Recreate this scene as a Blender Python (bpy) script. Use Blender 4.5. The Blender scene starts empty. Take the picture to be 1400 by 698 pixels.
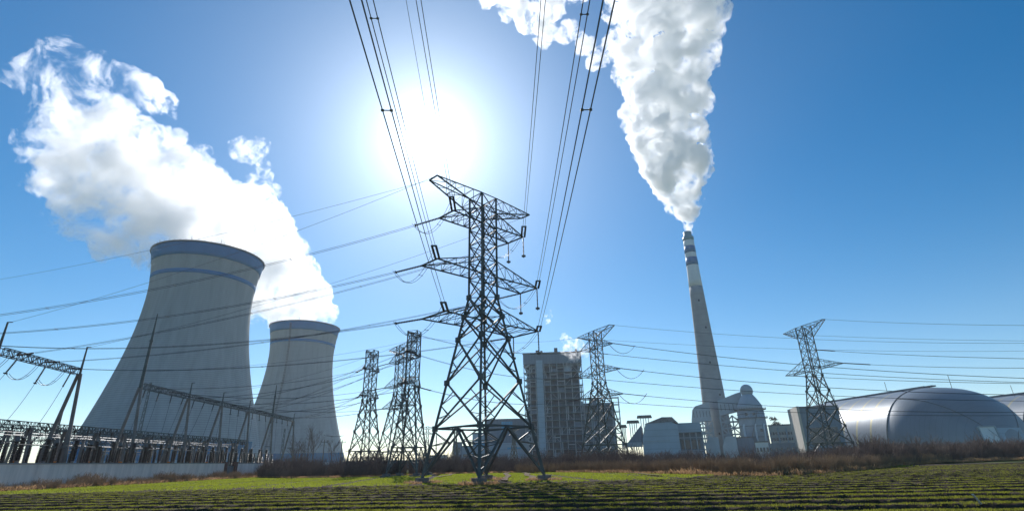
import bpy, bmesh, math, random
import numpy as np
from mathutils import Vector, Matrix
R = math.radians
sc = bpy.context.scene
C = sc.collection

# ------------------------------------------------------------------ camera, sky, sun, exposure
FPX = 714.0                                   # focal length in pixels of a 1400 px wide frame
UP = Vector((-42, 1800, -FPX)).normalized()   # world up in camera space: tilted up 21.6 deg, rolled 1.3 deg
fc = Vector((0, 0, -1))
FW = (fc - UP * fc.dot(UP)).normalized()
RT = FW.cross(UP)
CM = Matrix((RT, FW, UP))
EYE = Vector((0, 0, 1.7))
cam = bpy.data.objects.new('camera', bpy.data.cameras.new('camera'))
C.objects.link(cam); sc.camera = cam
cam.matrix_world = Matrix.Translation(EYE) @ CM.to_4x4()
cam.data.sensor_width = 36; cam.data.lens = 36 * FPX / 1400; cam.data.clip_end = 30000; cam.data.clip_start = 0.1

SUN_AZ, SUN_EL = R(-10.5), R(34.0)
sd = Vector((math.sin(SUN_AZ) * math.cos(SUN_EL), math.cos(SUN_AZ) * math.cos(SUN_EL), math.sin(SUN_EL)))
sun = bpy.data.objects.new('sun', bpy.data.lights.new('sun', 'SUN')); C.objects.link(sun)
sun.data.energy = 5.0; sun.data.angle = R(.5); sun.data.color = (1, .955, .92)
sun.rotation_euler = sd.to_track_quat('Z', 'Y').to_euler()

w = bpy.data.worlds.new('World'); sc.world = w; w.use_nodes = True
nt = w.node_tree; nt.nodes.clear(); NN = nt.nodes.new; LK = nt.links.new
sky = NN('ShaderNodeTexSky'); sky.sky_type = 'NISHITA'; sky.sun_disc = False
sky.sun_elevation = SUN_EL; sky.sun_rotation = SUN_AZ
sky.air_density = 1.0; sky.dust_density = 0.15; sky.ozone_density = 4.0; sky.altitude = 200
hs = NN('ShaderNodeHueSaturation'); hs.inputs['Hue'].default_value = .494; hs.inputs['Saturation'].default_value = 1.38; hs.inputs['Value'].default_value = .88
LK(sky.outputs[0], hs.inputs['Color'])
# aureole round the sun: brightness of the sky by angle from the sun
tc = NN('ShaderNodeTexCoord')
nrm = NN('ShaderNodeVectorMath'); nrm.operation = 'NORMALIZE'; LK(tc.outputs['Generated'], nrm.inputs[0])
dt = NN('ShaderNodeVectorMath'); dt.operation = 'DOT_PRODUCT'; dt.inputs[1].default_value = sd; LK(nrm.outputs[0], dt.inputs[0])
mx = NN('ShaderNodeMath'); mx.operation = 'MAXIMUM'; mx.inputs[1].default_value = 0.0; LK(dt.outputs['Value'], mx.inputs[0])
tot = None
for e, k in ((2600, 70.0), (330, 6.0), (90, 4.2), (26, 2.3), (6, 1.0)):
    p = NN('ShaderNodeMath'); p.operation = 'POWER'; p.inputs[1].default_value = e; LK(mx.outputs[0], p.inputs[0])
    m = NN('ShaderNodeMath'); m.operation = 'MULTIPLY'; m.inputs[1].default_value = k; LK(p.outputs[0], m.inputs[0])
    if tot is None: tot = m
    else:
        a = NN('ShaderNodeMath'); a.operation = 'ADD'; LK(tot.outputs[0], a.inputs[0]); LK(m.outputs[0], a.inputs[1]); tot = a
gl = NN('ShaderNodeVectorMath'); gl.operation = 'SCALE'; gl.inputs[0].default_value = (.88, .98, 1.0); LK(tot.outputs[0], gl.inputs['Scale'])
ad = NN('ShaderNodeVectorMath'); ad.operation = 'ADD'; LK(hs.outputs[0], ad.inputs[0]); LK(gl.outputs[0], ad.inputs[1])
# pale air near the horizon
sz = NN('ShaderNodeSeparateXYZ'); LK(nrm.outputs[0], sz.inputs[0])
h1 = NN('ShaderNodeMath'); h1.operation = 'SUBTRACT'; h1.inputs[0].default_value = 1.0; h1.use_clamp = True; LK(sz.outputs['Z'], h1.inputs[1])
h2 = NN('ShaderNodeMath'); h2.operation = 'POWER'; h2.inputs[1].default_value = 9; LK(h1.outputs[0], h2.inputs[0])
h3 = NN('ShaderNodeMath'); h3.operation = 'MULTIPLY'; h3.inputs[1].default_value = 2.9; LK(h2.outputs[0], h3.inputs[0])
hv = NN('ShaderNodeVectorMath'); hv.operation = 'SCALE'; hv.inputs[0].default_value = (.92, .94, 1.0); LK(h3.outputs[0], hv.inputs['Scale'])
a2 = NN('ShaderNodeVectorMath'); a2.operation = 'ADD'; LK(ad.outputs[0], a2.inputs[0]); LK(hv.outputs[0], a2.inputs[1])
bg = NN('ShaderNodeBackground'); bg.inputs[1].default_value = .12; LK(a2.outputs[0], bg.inputs[0])
wo = NN('ShaderNodeOutputWorld'); LK(bg.outputs[0], wo.inputs[0])
vs = sc.view_settings
vs.view_transform = 'Standard'; vs.look = 'None'; vs.exposure = 0.0; vs.gamma = 1; vs.use_curve_mapping = False
sc.cycles.volume_bounces = 20; sc.cycles.max_bounces = 22; sc.cycles.use_denoising = True
sc.cycles.volume_step_rate = 0.4
random.seed(7); rng = np.random.default_rng(7)

# ------------------------------------------------------------------ helpers
def ray(px, py): return (CM @ Vector((px - 700, 349 - py, -FPX))).normalized()
def at(px, py, D):
    d = ray(px, py); return EYE + d * (D / math.hypot(d.x, d.y))
def az(px, py=632):
    d = ray(px, py); return math.atan2(d.x, d.y)
def ground(px, py):
    d = ray(px, py); return EYE + d * (-EYE.z / d.z)

def mat(name, col, rough=.7, metal=0.0, var=.18, scale=1.0, bump=0.0, bscale=8.0, trans=0.0, spec=.3, streak=None):
    m = bpy.data.materials.new(name); m.use_nodes = True; n = m.node_tree; n.nodes.clear()
    o = n.nodes.new('ShaderNodeOutputMaterial'); b = n.nodes.new('ShaderNodeBsdfPrincipled')
    b.inputs['Roughness'].default_value = rough; b.inputs['Metallic'].default_value = metal
    b.inputs['Specular IOR Level'].default_value = spec
    t = n.nodes.new('ShaderNodeTexCoord'); z = n.nodes.new('ShaderNodeTexNoise')
    z.inputs['Scale'].default_value = scale; z.inputs['Detail'].default_value = 5; z.inputs['Roughness'].default_value = .65
    if streak:
        mp = n.nodes.new('ShaderNodeMapping'); mp.inputs['Scale'].default_value = streak; n.links.new(t.outputs['Object'], mp.inputs['Vector']); n.links.new(mp.outputs[0], z.inputs['Vector'])
    else: n.links.new(t.outputs['Object'], z.inputs['Vector'])
    r = n.nodes.new('ShaderNodeMapRange'); r.inputs[1].default_value = .3; r.inputs[2].default_value = .7
    r.inputs[3].default_value = 1 - var; r.inputs[4].default_value = 1 + var
    n.links.new(z.outputs['Fac'], r.inputs[0])
    s = n.nodes.new('ShaderNodeVectorMath'); s.operation = 'SCALE'; s.inputs[0].default_value = col[:3]
    n.links.new(r.outputs[0], s.inputs['Scale']); n.links.new(s.outputs[0], b.inputs['Base Color'])
    if bump:
        z2 = n.nodes.new('ShaderNodeTexNoise'); z2.inputs['Scale'].default_value = bscale; z2.inputs['Detail'].default_value = 4
        n.links.new(t.outputs['Object'], z2.inputs['Vector'])
        bp = n.nodes.new('ShaderNodeBump'); bp.inputs['Strength'].default_value = bump; n.links.new(z2.outputs['Fac'], bp.inputs['Height'])
        n.links.new(bp.outputs[0], b.inputs['Normal'])
    if trans:
        tr = n.nodes.new('ShaderNodeBsdfTranslucent'); n.links.new(s.outputs[0], tr.inputs['Color'])
        mxs = n.nodes.new('ShaderNodeMixShader'); mxs.inputs[0].default_value = trans
        n.links.new(b.outputs[0], mxs.inputs[1]); n.links.new(tr.outputs[0], mxs.inputs[2]); n.links.new(mxs.outputs[0], o.inputs[0])
    else: n.links.new(b.outputs[0], o.inputs[0])
    return m

def lined(m, pitch, depth=.25, axis='Z', soft=False):
    """adds joint lines every `pitch` metres along an axis to a material's colour"""
    n = m.node_tree; b = next(x for x in n.nodes if x.type == 'BSDF_PRINCIPLED')
    src = b.inputs['Base Color'].links[0].from_socket
    t = next(x for x in n.nodes if x.type == 'TEX_COORD')
    sx = n.nodes.new('ShaderNodeSeparateXYZ'); n.links.new(t.outputs['Object'], sx.inputs[0])
    q = n.nodes.new('ShaderNodeMath'); q.operation = 'DIVIDE'; q.inputs[1].default_value = pitch; n.links.new(sx.outputs[axis], q.inputs[0])
    fr = n.nodes.new('ShaderNodeMath'); fr.operation = 'FRACT'; n.links.new(q.outputs[0], fr.inputs[0])
    g = n.nodes.new('ShaderNodeMath'); g.operation = 'LESS_THAN'; g.inputs[1].default_value = .16; n.links.new(fr.outputs[0], g.inputs[0])
    k = n.nodes.new('ShaderNodeMath'); k.operation = 'MULTIPLY_ADD'; k.inputs[1].default_value = -depth; k.inputs[2].default_value = 1; n.links.new(g.outputs[0], k.inputs[0])
    s = n.nodes.new('ShaderNodeVectorMath'); s.operation = 'SCALE'; n.links.new(src, s.inputs[0]); n.links.new(k.outputs[0], s.inputs['Scale'])
    n.links.new(s.outputs[0], b.inputs['Base Color'])
    return m

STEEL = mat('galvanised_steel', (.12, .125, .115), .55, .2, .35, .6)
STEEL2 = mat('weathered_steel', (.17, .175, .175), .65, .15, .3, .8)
CONC = mat('concrete', (.34, .34, .33), .9, 0, .2, .5, .3, 5)
FOOT = mat('stained_footing', (.20, .17, .15), .95, 0, .35, 1.5, .4, 6)
POLE = mat('concrete_pole', (.24, .21, .19), .9, 0, .25, .7)
PORC = mat('brown_porcelain', (.05, .035, .03), .3, 0, .2, 3)
WIREM = mat('aluminium_wire', (.10, .105, .11), .5, .5, .1, 1)
WALLM = mat('rendered_wall', (.82, .73, .66), .9, 0, .17, .9, .3, 3, streak=(1, 1, .12))
BRICK = mat('brown_brick', (.16, .08, .06), .9, 0, .25, 2)
WHITE = mat('white_paint', (.72, .74, .74), .6, 0, .08, .2)
TOWER = lined(mat('tower_concrete', (.37, .385, .40), .9, 0, .12, .22, streak=(1, 1, .12)), 1.5, .30)
BLUE = mat('blue_paint', (.01, .17, .40), .6, 0, .1, .1)
BLUE2 = mat('blue_cladding', (.10, .22, .36), .6, 0, .12, .15)
CHIM = lined(mat('chimney_concrete', (.31, .325, .335), .85, 0, .12, .1), 5, .06)
CBLUE = mat('chimney_blue', (.01, .17, .36), .6, 0, .1, .1)
CTEAL = mat('flue_teal', (.12, .28, .33), .5, 0, .1, .1)
CLAD = lined(mat('grey_blue_cladding', (.17, .23, .29), .6, .0, .12, .08), 2.5, .15, 'X')
CLAD2 = lined(mat('light_cladding', (.34, .44, .52), .6, .0, .1, .08), 4, .12, 'Z')
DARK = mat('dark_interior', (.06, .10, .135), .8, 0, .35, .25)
FRAME = mat('painted_frame', (.33, .39, .43), .6, 0, .15, .3)
GLASSB = lined(mat('blue_glazing', (.09, .36, .56), .5, 0, .15, .3, spec=.4), 1.5, .3, 'X')
BEIGE = mat('beige_render', (.50, .47, .41), .9, 0, .12, .1)
WIN = mat('dark_window', (.05, .06, .075), .25, 0, .1, .3, spec=.6)
LGALV = mat('light_duct_steel', (.52, .57, .60), .55, .1, .12, .1)
GALV = mat('duct_steel', (.40, .45, .49), .55, .1, .12, .1)
GREENR = mat('green_roof', (.22, .48, .40), .6, 0, .1, .1)

def tag(o, label=None, cat=None, group=None, kind=None):
    if label: o['label'] = label
    if cat: o['category'] = cat
    if group: o['group'] = group
    if kind: o['kind'] = kind
    return o
def empty(name, loc=(0, 0, 0), rz=0, label=None, cat=None, group=None):
    o = bpy.data.objects.new(name, None); C.objects.link(o); o.location = loc; o.rotation_euler = (0, 0, rz)
    o.empty_display_size = .5
    return tag(o, label, cat, group)
def copy_tree(o, parent=None, label=None):
    c = o.copy(); C.objects.link(c); c.parent = parent
    for ch in KIDS.get(o.name, []):
        copy_tree(ch, c)
    if label: c['label'] = label
    KIDS[c.name] = [x for x in C.objects if False]
    return c
KIDS = {}
class MB:
    def __init__(s): s.v = []; s.f = []; s.sm = False
    def add(s, v, f):
        b = len(s.v); s.v += [tuple(x) for x in v]; s.f += [tuple(i + b for i in q) for q in f]; return s
    def box(s, x0, x1, y0, y1, z0, z1):
        v = [(x, y, z) for z in (z0, z1) for (x, y) in ((x0, y0), (x1, y0), (x1, y1), (x0, y1))]
        return s.add(v, [(3, 2, 1, 0), (4, 5, 6, 7), (0, 1, 5, 4), (1, 2, 6, 5), (2, 3, 7, 6), (3, 0, 4, 7)])
    def bar(s, p, q, wd, h=None):
        p = Vector(p); q = Vector(q); d = q - p
        if d.length < 1e-6: return s
        d.normalize(); a = d.cross(Vector((0, 0, 1)))
        if a.length < .01: a = Vector((1, 0, 0))
        a.normalize(); b = d.cross(a); h = wd if h is None else h
        v = [c + a * i * wd / 2 + b * j * h / 2 for c in (p, q) for (i, j) in ((-1, -1), (1, -1), (1, 1), (-1, 1))]
        return s.add(v, [(0, 1, 2, 3), (7, 6, 5, 4), (0, 4, 5, 1), (1, 5, 6, 2), (2, 6, 7, 3), (3, 7, 4, 0)])
    def tube(s, pts, r, n=5, cap=True):
        pts = [Vector(p) for p in pts]; rs = r if isinstance(r, (list, tuple)) else [r] * len(pts)
        v = []; f = []; a = None
        for i, p in enumerate(pts):
            d = (pts[min(i + 1, len(pts) - 1)] - pts[max(i - 1, 0)]).normalized()
            if a is None:
                a = d.cross(Vector((0, 0, 1)));  a = Vector((1, 0, 0)) if a.length < .01 else a.normalized()
            a = (a - d * a.dot(d)).normalized(); b = d.cross(a)
            for k in range(n):
                t = 2 * math.pi * k / n; v.append(p + (a * math.cos(t) + b * math.sin(t)) * rs[i])
        for i in range(len(pts) - 1):
            for k in range(n):
                f.append((i * n + k, i * n + (k + 1) % n, (i + 1) * n + (k + 1) % n, (i + 1) * n + k))
        if cap: f.append(tuple(range(n))[::-1]); f.append(tuple((len(pts) - 1) * n + k for k in range(n)))
        return s.add(v, f)
    def lathe(s, prof, n=48, c=(0, 0), close=True):
        v = []; f = []
        for (r, z) in prof:
            for k in range(n):
                t = 2 * math.pi * k / n; v.append((c[0] + r * math.cos(t), c[1] + r * math.sin(t), z))
        m = len(prof)
        for i in range(m - 1 if not close else m):
            j = (i + 1) % m
            for k in range(n): f.append((i * n + k, i * n + (k + 1) % n, j * n + (k + 1) % n, j * n + k))
        return s.add(v, f)
    def cyl(s, c, r, z0, z1, n=16, r2=None):
        r2 = r if r2 is None else r2
        v = [(c[0] + rr * math.cos(2 * math.pi * k / n), c[1] + rr * math.sin(2 * math.pi * k / n), z) for rr, z in ((r, z0), (r2, z1)) for k in range(n)]
        return s.add(v, [(k, (k + 1) % n, n + (k + 1) % n, n + k) for k in range(n)] + [tuple(range(n))[::-1], tuple(range(n, 2 * n))])
    def prism(s, poly, y0, y1):      # polygon in x,z extruded along y
        n = len(poly); v = [(x, y, z) for y in (y0, y1) for (x, z) in poly]
        return s.add(v, [tuple(range(n)), tuple(range(n, 2 * n))[::-1]] + [(k, n + k, n + (k + 1) % n, (k + 1) % n) for k in range(n)])
    def build(s, name, m, parent=None, smooth=False):
        me = bpy.data.meshes.new(name); me.from_pydata(s.v, [], s.f); me.update()
        if smooth: me.polygons.foreach_set('use_smooth', [True] * len(me.polygons))
        me.materials.append(m); o = bpy.data.objects.new(name, me); C.objects.link(o)
        if parent is not None: o.parent = parent; KIDS.setdefault(parent.name, []).append(o)
        return o
def np_mesh(name, V, F, m, k=None):
    """V (n,3), F (m,3) triangle indices, fast"""
    me = bpy.data.meshes.new(name); n = len(F); w_ = F.shape[1]
    me.vertices.add(len(V)); me.vertices.foreach_set('co', V.astype(np.float32).ravel())
    me.loops.add(n * w_); me.loops.foreach_set('vertex_index', F.astype(np.int32).ravel())
    me.polygons.add(n); me.polygons.foreach_set('loop_start', np.arange(0, n * w_, w_, dtype=np.int32))
    me.update(calc_edges=True); me.materials.append(m)
    o = bpy.data.objects.new(name, me); C.objects.link(o); return o

# ------------------------------------------------------------------ ground
def ground_mat():
    m = bpy.data.materials.new('field_soil'); m.use_nodes = True; n = m.node_tree; n.nodes.clear()
    N = n.nodes.new; L = n.links.new
    o = N('ShaderNodeOutputMaterial'); b = N('ShaderNodeBsdfPrincipled'); b.inputs['Roughness'].default_value = 1; b.inputs['Specular IOR Level'].default_value = .1
    t = N('ShaderNodeTexCoord'); z = N('ShaderNodeTexNoise'); z.inputs['Scale'].default_value = .06; z.inputs['Detail'].default_value = 8; z.inputs['Roughness'].default_value = .7
    L(t.outputs['Object'], z.inputs['Vector'])
    cr = N('ShaderNodeValToRGB'); cr.color_ramp.elements[0].position = .35; cr.color_ramp.elements[0].color = (.07, .11, .02, 1)
    cr.color_ramp.elements[1].position = .75; cr.color_ramp.elements[1].color = (.13, .12, .05, 1); L(z.outputs['Fac'], cr.inputs[0])
    L(cr.outputs[0], b.inputs['Base Color']); L(b.outputs[0], o.inputs[0])
    return m
SOIL = mat('dark_soil', (.060, .042, .028), 1, 0, .45, 1.3, .8, 6, spec=.1)
mb = MB(); S = 9000
mb.add([(-S, -S, -.35), (S, -S, -.35), (S, S, -.35), (-S, S, -.35)], [(0, 1, 2, 3)])
tag(mb.build('ground', ground_mat()), kind='structure')

ROWA = R(-6.0)                       # the beds run nearly across the view
def row_uv(x, y):                    # distance across rows
    return y * math.cos(ROWA) - x * math.sin(ROWA) + .35 * np.sin(x * .05)
PER = 2.75
def smooth_noise(x, y, s, seed):
    a = np.sin(x * s * 1.1 + seed) * np.cos(y * s * 1.3 + seed * 2) + np.sin(x * s * 2.3 + y * s * 1.7 + seed * 3) * .5 + np.cos(x * s * 4.1 - y * s * 3.7 + seed) * .3
    return a / 1.8
FAR_Y = 52.5
def bed_far(x): return FAR_Y + np.clip(x, -100, 14) * -.02 + np.clip(x - 14, 0, 14) * 1.25 + np.clip(x - 28, 0, 60) * .45      # where the beds stop
def height(x, y):
    u = row_uv(x, y); fr = (u / PER) % 1.0
    # raised bed, steep side to the camera, furrow in between
    bed = np.clip((fr - .12) / .07, 0, 1) * np.clip((.60 - fr) / .08, 0, 1)
    bed = bed * bed * (3 - 2 * bed)
    h = -.34 + bed * (.34 - .05 * np.clip((fr - .15) / .5, 0, 1)) + .018 * smooth_noise(x, y, .9, 1) + .015 * smooth_noise(x, y, 3.1, 5)
    on = np.clip((bed_far(x) - y) / .5, 0, 1)
    flat = -.03 + .02 * smooth_noise(x, y, .7, 2)
    edge = np.exp(-((y - bed_far(x) + .3) / .35) ** 2) * .0
    return np.where(on > 0, h * on + flat * (1 - on), flat) - edge, bed, on
def grid(name, x0, x1, nx, ys, m):
    xs = np.linspace(x0, x1, nx); Xg, Yg = np.meshgrid(xs, ys); H, _, _ = height(Xg, Yg)
    H = H + rng.normal(0, .022, H.shape) * (Yg < 60)
    V = np.stack([Xg, Yg, H], -1).reshape(-1, 3); ny = len(ys)
    i = (np.arange(ny - 1)[:, None] * nx + np.arange(nx - 1)[None]).ravel()
    F = np.stack([i, i + 1, i + nx + 1, i + nx], 1)
    return np_mesh(name, V, F, m)
tag(grid('ploughed_field', -75, 110, 560, np.concatenate([np.arange(12, 60, .16), np.arange(60, 96, .5)]), SOIL), kind='structure')
# shallow far field of young wheat behind the pylon
FIELD = mat('wheat_field_soil', (.055, .075, .018), 1, 0, .35, .5, .6, 4, spec=.1)
def path_sheet(name, poly, z, m):
    mb = MB(); mb.add([(x, y, z) for x, y in poly], [tuple(range(len(poly)))]); return tag(mb.build(name, m), kind='structure')

# ---- blades
def blades(name, px, py, pz, hgt, wid, per, m, lean=.5):
    n = len(px) * per
    bx = np.repeat(px, per) + rng.normal(0, .05, n); by = np.repeat(py, per) + rng.normal(0, .05, n); bz = np.repeat(pz, per)
    a = rng.uniform(0, 2 * np.pi, n); h = np.repeat(hgt, per) * rng.uniform(.55, 1.15, n); l = rng.uniform(0, lean, n) * h
    la = rng.uniform(0, 2 * np.pi, n)
    dx, dy = np.cos(a) * wid / 2, np.sin(a) * wid / 2
    P0 = np.stack([bx - dx, by - dy, bz], 1); P1 = np.stack([bx + dx, by + dy, bz], 1)
    P2 = np.stack([bx + np.cos(la) * l * .35 + dx * .7, by + np.sin(la) * l * .35 + dy * .7, bz + h * .6], 1)
    P3 = np.stack([bx + np.cos(la) * l, by + np.sin(la) * l, bz + h], 1)
    V = np.stack([P0, P1, P2, P3], 1).reshape(-1, 3); b = np.arange(n) * 4
    F = np.concatenate([np.stack([b, b + 1, b + 2], 1), np.stack([b, b + 2, b + 3], 1)])
    return np_mesh(name, V, F, m)
WHEAT = mat('wheat_blades', (.245, .25, .03), .6, 0, .45, 2.2, trans=.55)
WHEAT2 = mat('bright_wheat_blades', (.30, .34, .035), .6, 0, .2, .12, trans=.6)
STRAW = mat('dry_straw', (.46, .29, .15), .9, 0, .35, .6, trans=.45)
n = 330000
# sample in polar-ish way so that nearer ground is denser
yy = 14 + (86 - 14) * rng.uniform(0, 1, n) ** 1.3; xx = rng.uniform(-1, 1, n) * (yy * 1.0 + 6)
H, bed, on = height(xx, yy)
pat = smooth_noise(xx, yy, .22, 9)
keep = (bed > .8 + .15 * rng.uniform(-1, 1, n)) & (on > .9) & (rng.uniform(0, 1, n) < .85 + .5 * pat)
xk, yk, zk = xx[keep], yy[keep], H[keep]
tag(blades('wheat_rows', xk, yk, zk, np.full(len(xk), .07) * (1 + .35 * pat[keep]), .022, 4, WHEAT), kind='stuff')
# weeds and dead stubble in the furrows
keep = (on > .9) & (bed < .5) & (rng.uniform(0, 1, n) < .16)
tag(blades('furrow_stubble', xx[keep], yy[keep], H[keep], np.full(keep.sum(), .05), .015, 2, STRAW), kind='stuff')
n2 = 120000
yy = rng.uniform(50, 150, n2); xx = rng.uniform(-62, 60, n2)
keep = (yy > bed_far(xx) + .3) & (rng.uniform(0, 1, n2) < .95)
# trodden tracks run away from the camera through the far wheat
lane = np.abs(((xx + .10 * yy) / 8.5) % 1.0 - .5) < .07
keep &= ~lane
xk, yk = xx[keep], yy[keep]
tag(blades('far_wheat', xk, yk, np.full(len(xk), -.04), np.full(len(xk), .16), .05, 4, WHEAT2), kind='stuff')

# ------------------------------------------------------------------ lattice pylons
def lerp(a, b, t): return a + (b - a) * t
def make_pylon(name, label, cat, group, H, base, waist_z, cage, arms, belt=5.2, panels=(9.9, 14.6, 17.2), cage_step=2.1, heavy=1.0, peak=None):
    """arms: (z, half length, tip half width, root height, up) along local x"""
    root = empty(name, (0, 0, 0), 0, label, cat, group)
    z0 = .45
    def hw(z): return cage if z >= waist_z else lerp(base, cage, (z - z0) / (waist_z - z0))
    def P(sx, sy, z): h = hw(z); return Vector((sx * h, sy * h, z))
    CN = ((-1, -1), (1, -1), (1, 1), (-1, 1))
    for sx, sy in CN:                                  # legs and footings
        m = MB(); m.bar(P(sx, sy, z0), P(sx, sy, belt), .34 * heavy); m.bar(P(sx, sy, belt), P(sx, sy, waist_z), .27 * heavy); m.bar(P(sx, sy, waist_z), P(sx, sy, H), .20 * heavy)
        for z in (belt,) + tuple(panels) + (waist_z,):
            p = P(sx, sy, z); m.box(p.x - .25 * heavy, p.x + .25 * heavy, p.y - .25 * heavy, p.y + .25 * heavy, z - .28, z + .28)
        lg_ = m.build('leg', STEEL, root)
        f = MB(); p = P(sx, sy, z0)
        f.box(p.x - .95, p.x + .95, p.y - .95, p.y + .95, -.5, .18); f.box(p.x - .5, p.x + .5, p.y - .5, p.y + .5, .18, .5)
        f.build('footing', FOOT, lg_)
    b = MB(); s = MB()
    faces = [(CN[i], CN[(i + 1) % 4]) for i in range(4)]
    mids = []
    for A, B in faces:
        a, c = P(*A, belt), P(*B, belt); mid = (a + c) / 2; mids.append(mid)
        b.bar(a, c, .2 * heavy)
        for cn in (A, B):
            ft = P(*cn, z0 + .15)
            b.bar(mid, ft, .22 * heavy)
            for t in (.3, .58, .8):
                s.bar(lerp(mid, ft, t), P(*cn, lerp(belt, z0, t + .06)), .1 * heavy)
            for t, u in ((.0, .3), (.3, .58), (.58, .8)):
                s.bar(P(*cn, lerp(belt, z0, t + .06)), lerp(mid, ft, u), .1 * heavy)
    for i in range(4):
        s.bar(mids[i], mids[(i + 1) % 4], .12 * heavy)
        for t in (.3, .58):                       # inner ties between the faces of each foot
            A, B = faces[i]; ftB = P(*B, z0 + .15)
            s.bar(lerp(mids[i], ftB, t), lerp(mids[(i + 1) % 4], ftB, t), .09 * heavy)
    lev = [belt] + list(panels) + [waist_z]
    z = waist_z; top = H
    nn = max(1, round((H - waist_z) / cage_step))
    lev += [waist_z + (H - waist_z) * (k + 1) / nn for k in range(nn)]
    for k in range(len(lev) - 1):
        za, zb = lev[k], lev[k + 1]; big = hw(za) > cage * 1.25
        for A, B in faces:
            a, c, d, e = P(*A, za), P(*B, za), P(*A, zb), P(*B, zb)
            b.bar(a, e, (.17 if big else .11) * heavy); b.bar(c, d, (.17 if big else .11) * heavy)
            if not big: s.bar(d, e, .1 * heavy)
            else:
                wa, wb = (c - a).length, (e - d).length; t = wa / (wa + wb); X = lerp(a, e, t)
                for L0, L1, q0 in ((a, d, a), (c, e, c)):
                    mleg = lerp(L0, L1, .5)
                    s.bar(lerp(L0, X, .5), mleg, .09 * heavy); s.bar(lerp(L1, X, .5), mleg, .09 * heavy)
                    s.bar(lerp(L0, X, .5), lerp(L0, L1, .22), .08 * heavy)
        if k in (2, 3):
            for i in range(2): s.bar(P(*CN[i], zb), P(*CN[i + 2], zb), .09 * heavy)
    b.add(s.v, s.f).build('bracing', STEEL, root)
    tips = {}
    for ai, (z, half, tw, rh, up) in enumerate(arms):
        for side in (-1, 1):
            hl = half[0 if side < 0 else 1] if isinstance(half, tuple) else half
            if hl <= 0: continue
            m = MB(); h = hw(z)
            lo, hi = (z - rh, z) if up else (z, z + rh)
            zt = z
            T = [Vector((side * hl, -tw, zt)), Vector((side * hl, tw, zt))]
            m.bar(T[0], T[1], .16 * heavy)
            for j, sy in enumerate((-1, 1)):
                rl = Vector((side * hw(lo), sy * hw(lo), lo)); rh_ = Vector((side * hw(hi), sy * hw(hi), hi))
                m.bar(rl, T[j], .15 * heavy); m.bar(rh_, T[j], .12 * heavy)
                for k in range(1, 5):
                    t = k / 5; u = (k - 1) / 5
                    m.bar(lerp(rl, T[j], t), lerp(rh_, T[j], t), .055 * heavy)
                    m.bar(lerp(rl, T[j], t), lerp(rh_, T[j], u), .055 * heavy)
            for zz in (0, 1):
                r0 = Vector((side * hw((lo, hi)[zz]), -hw((lo, hi)[zz]), (lo, hi)[zz])); r1 = Vector((r0.x, -r0.y, r0.z))
                for k in range(0, 5):
                    t = k / 5; u = (k + 1) / 5
                    if k % 2: m.bar(lerp(r0, T[0], t), lerp(r1, T[1], t), .065 * heavy)
                    if zz == 0:
                        if k % 2: m.bar(lerp(r0, T[0], t), lerp(r1, T[1], u), .06 * heavy)
                        else: m.bar(lerp(r1, T[1], t), lerp(r0, T[0], u), .06 * heavy)
            m.build('crossarm', STEEL, root)
            tips[(ai, side, 0)] = T[0]; tips[(ai, side, 1)] = T[1]
    return root, tips
def world_tip(o, t, key):
    return Matrix.Translation(o.location) @ Matrix.Rotation(o.rotation_euler.z, 4, 'Z') @ (t[key] * o.scale.z)

ARMS_A = [(32.3, 7.6, .75, 2.1, True), (28.3, 5.6, 1.35, 1.9, False), (21.9, 7.7, 1.45, 2.0, False), (16.2, 6.9, 2.1, 1.9, False)]
PYG = 'steel lattice pylons of the power lines'
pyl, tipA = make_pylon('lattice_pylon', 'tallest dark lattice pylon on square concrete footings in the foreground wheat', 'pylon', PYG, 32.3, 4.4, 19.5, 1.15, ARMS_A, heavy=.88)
pyl.location = (-3.46, 57.8, 0); pyl.rotation_euler.z = R(225)
def polar(a, D): return (D * math.sin(R(a)), D * math.cos(R(a)), 0)
pylC = copy_tree(pyl, None, 'four armed lattice pylon standing in front of the tall boiler house')
pylC.location = polar(8.95, 133); pylC.rotation_euler.z = R(-65); 
pylP = copy_tree(pyl, None, 'four armed pylon overlapping the tall narrow one, left of the foreground pylon')
pylP.location = polar(-12.2, 131); pylP.rotation_euler.z = R(-55); pylP.scale = (.9, .9, .9)
ARMS_B = [(24.6, 2.2, .3, 1.2, True), (21.0, 3.0, .3, 1.2, False), (15.4, 3.4, .3, 1.3, False)]
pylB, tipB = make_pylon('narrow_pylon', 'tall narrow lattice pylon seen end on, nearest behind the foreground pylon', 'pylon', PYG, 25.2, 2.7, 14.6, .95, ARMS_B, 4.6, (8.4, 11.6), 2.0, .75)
pylB.location = polar(-10.95, 99); pylB.rotation_euler.z = R(78)
pylA2 = copy_tree(pylB, None, 'leftmost narrow lattice pylon, in front of the dark hedge')
pylA2.location = polar(-15.25, 118); pylA2.rotation_euler.z = R(74)
ARMS_R = [(29.7, 7.1, .35, 2.6, True), (19.8, 8.6, 1.0, 2.3, False)]
pylR, tipR = make_pylon('branch_pylon', 'two armed leaning looking lattice pylon at the right by the domed shed', 'pylon', PYG, 29.7, 3.5, 18.5, 1.15, ARMS_R, 4.2, (7.6, 11.2, 15.2), 2.0, .8)
pylR.location = polar(29.35, 138); pylR.rotation_euler.z = R(-82)

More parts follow.
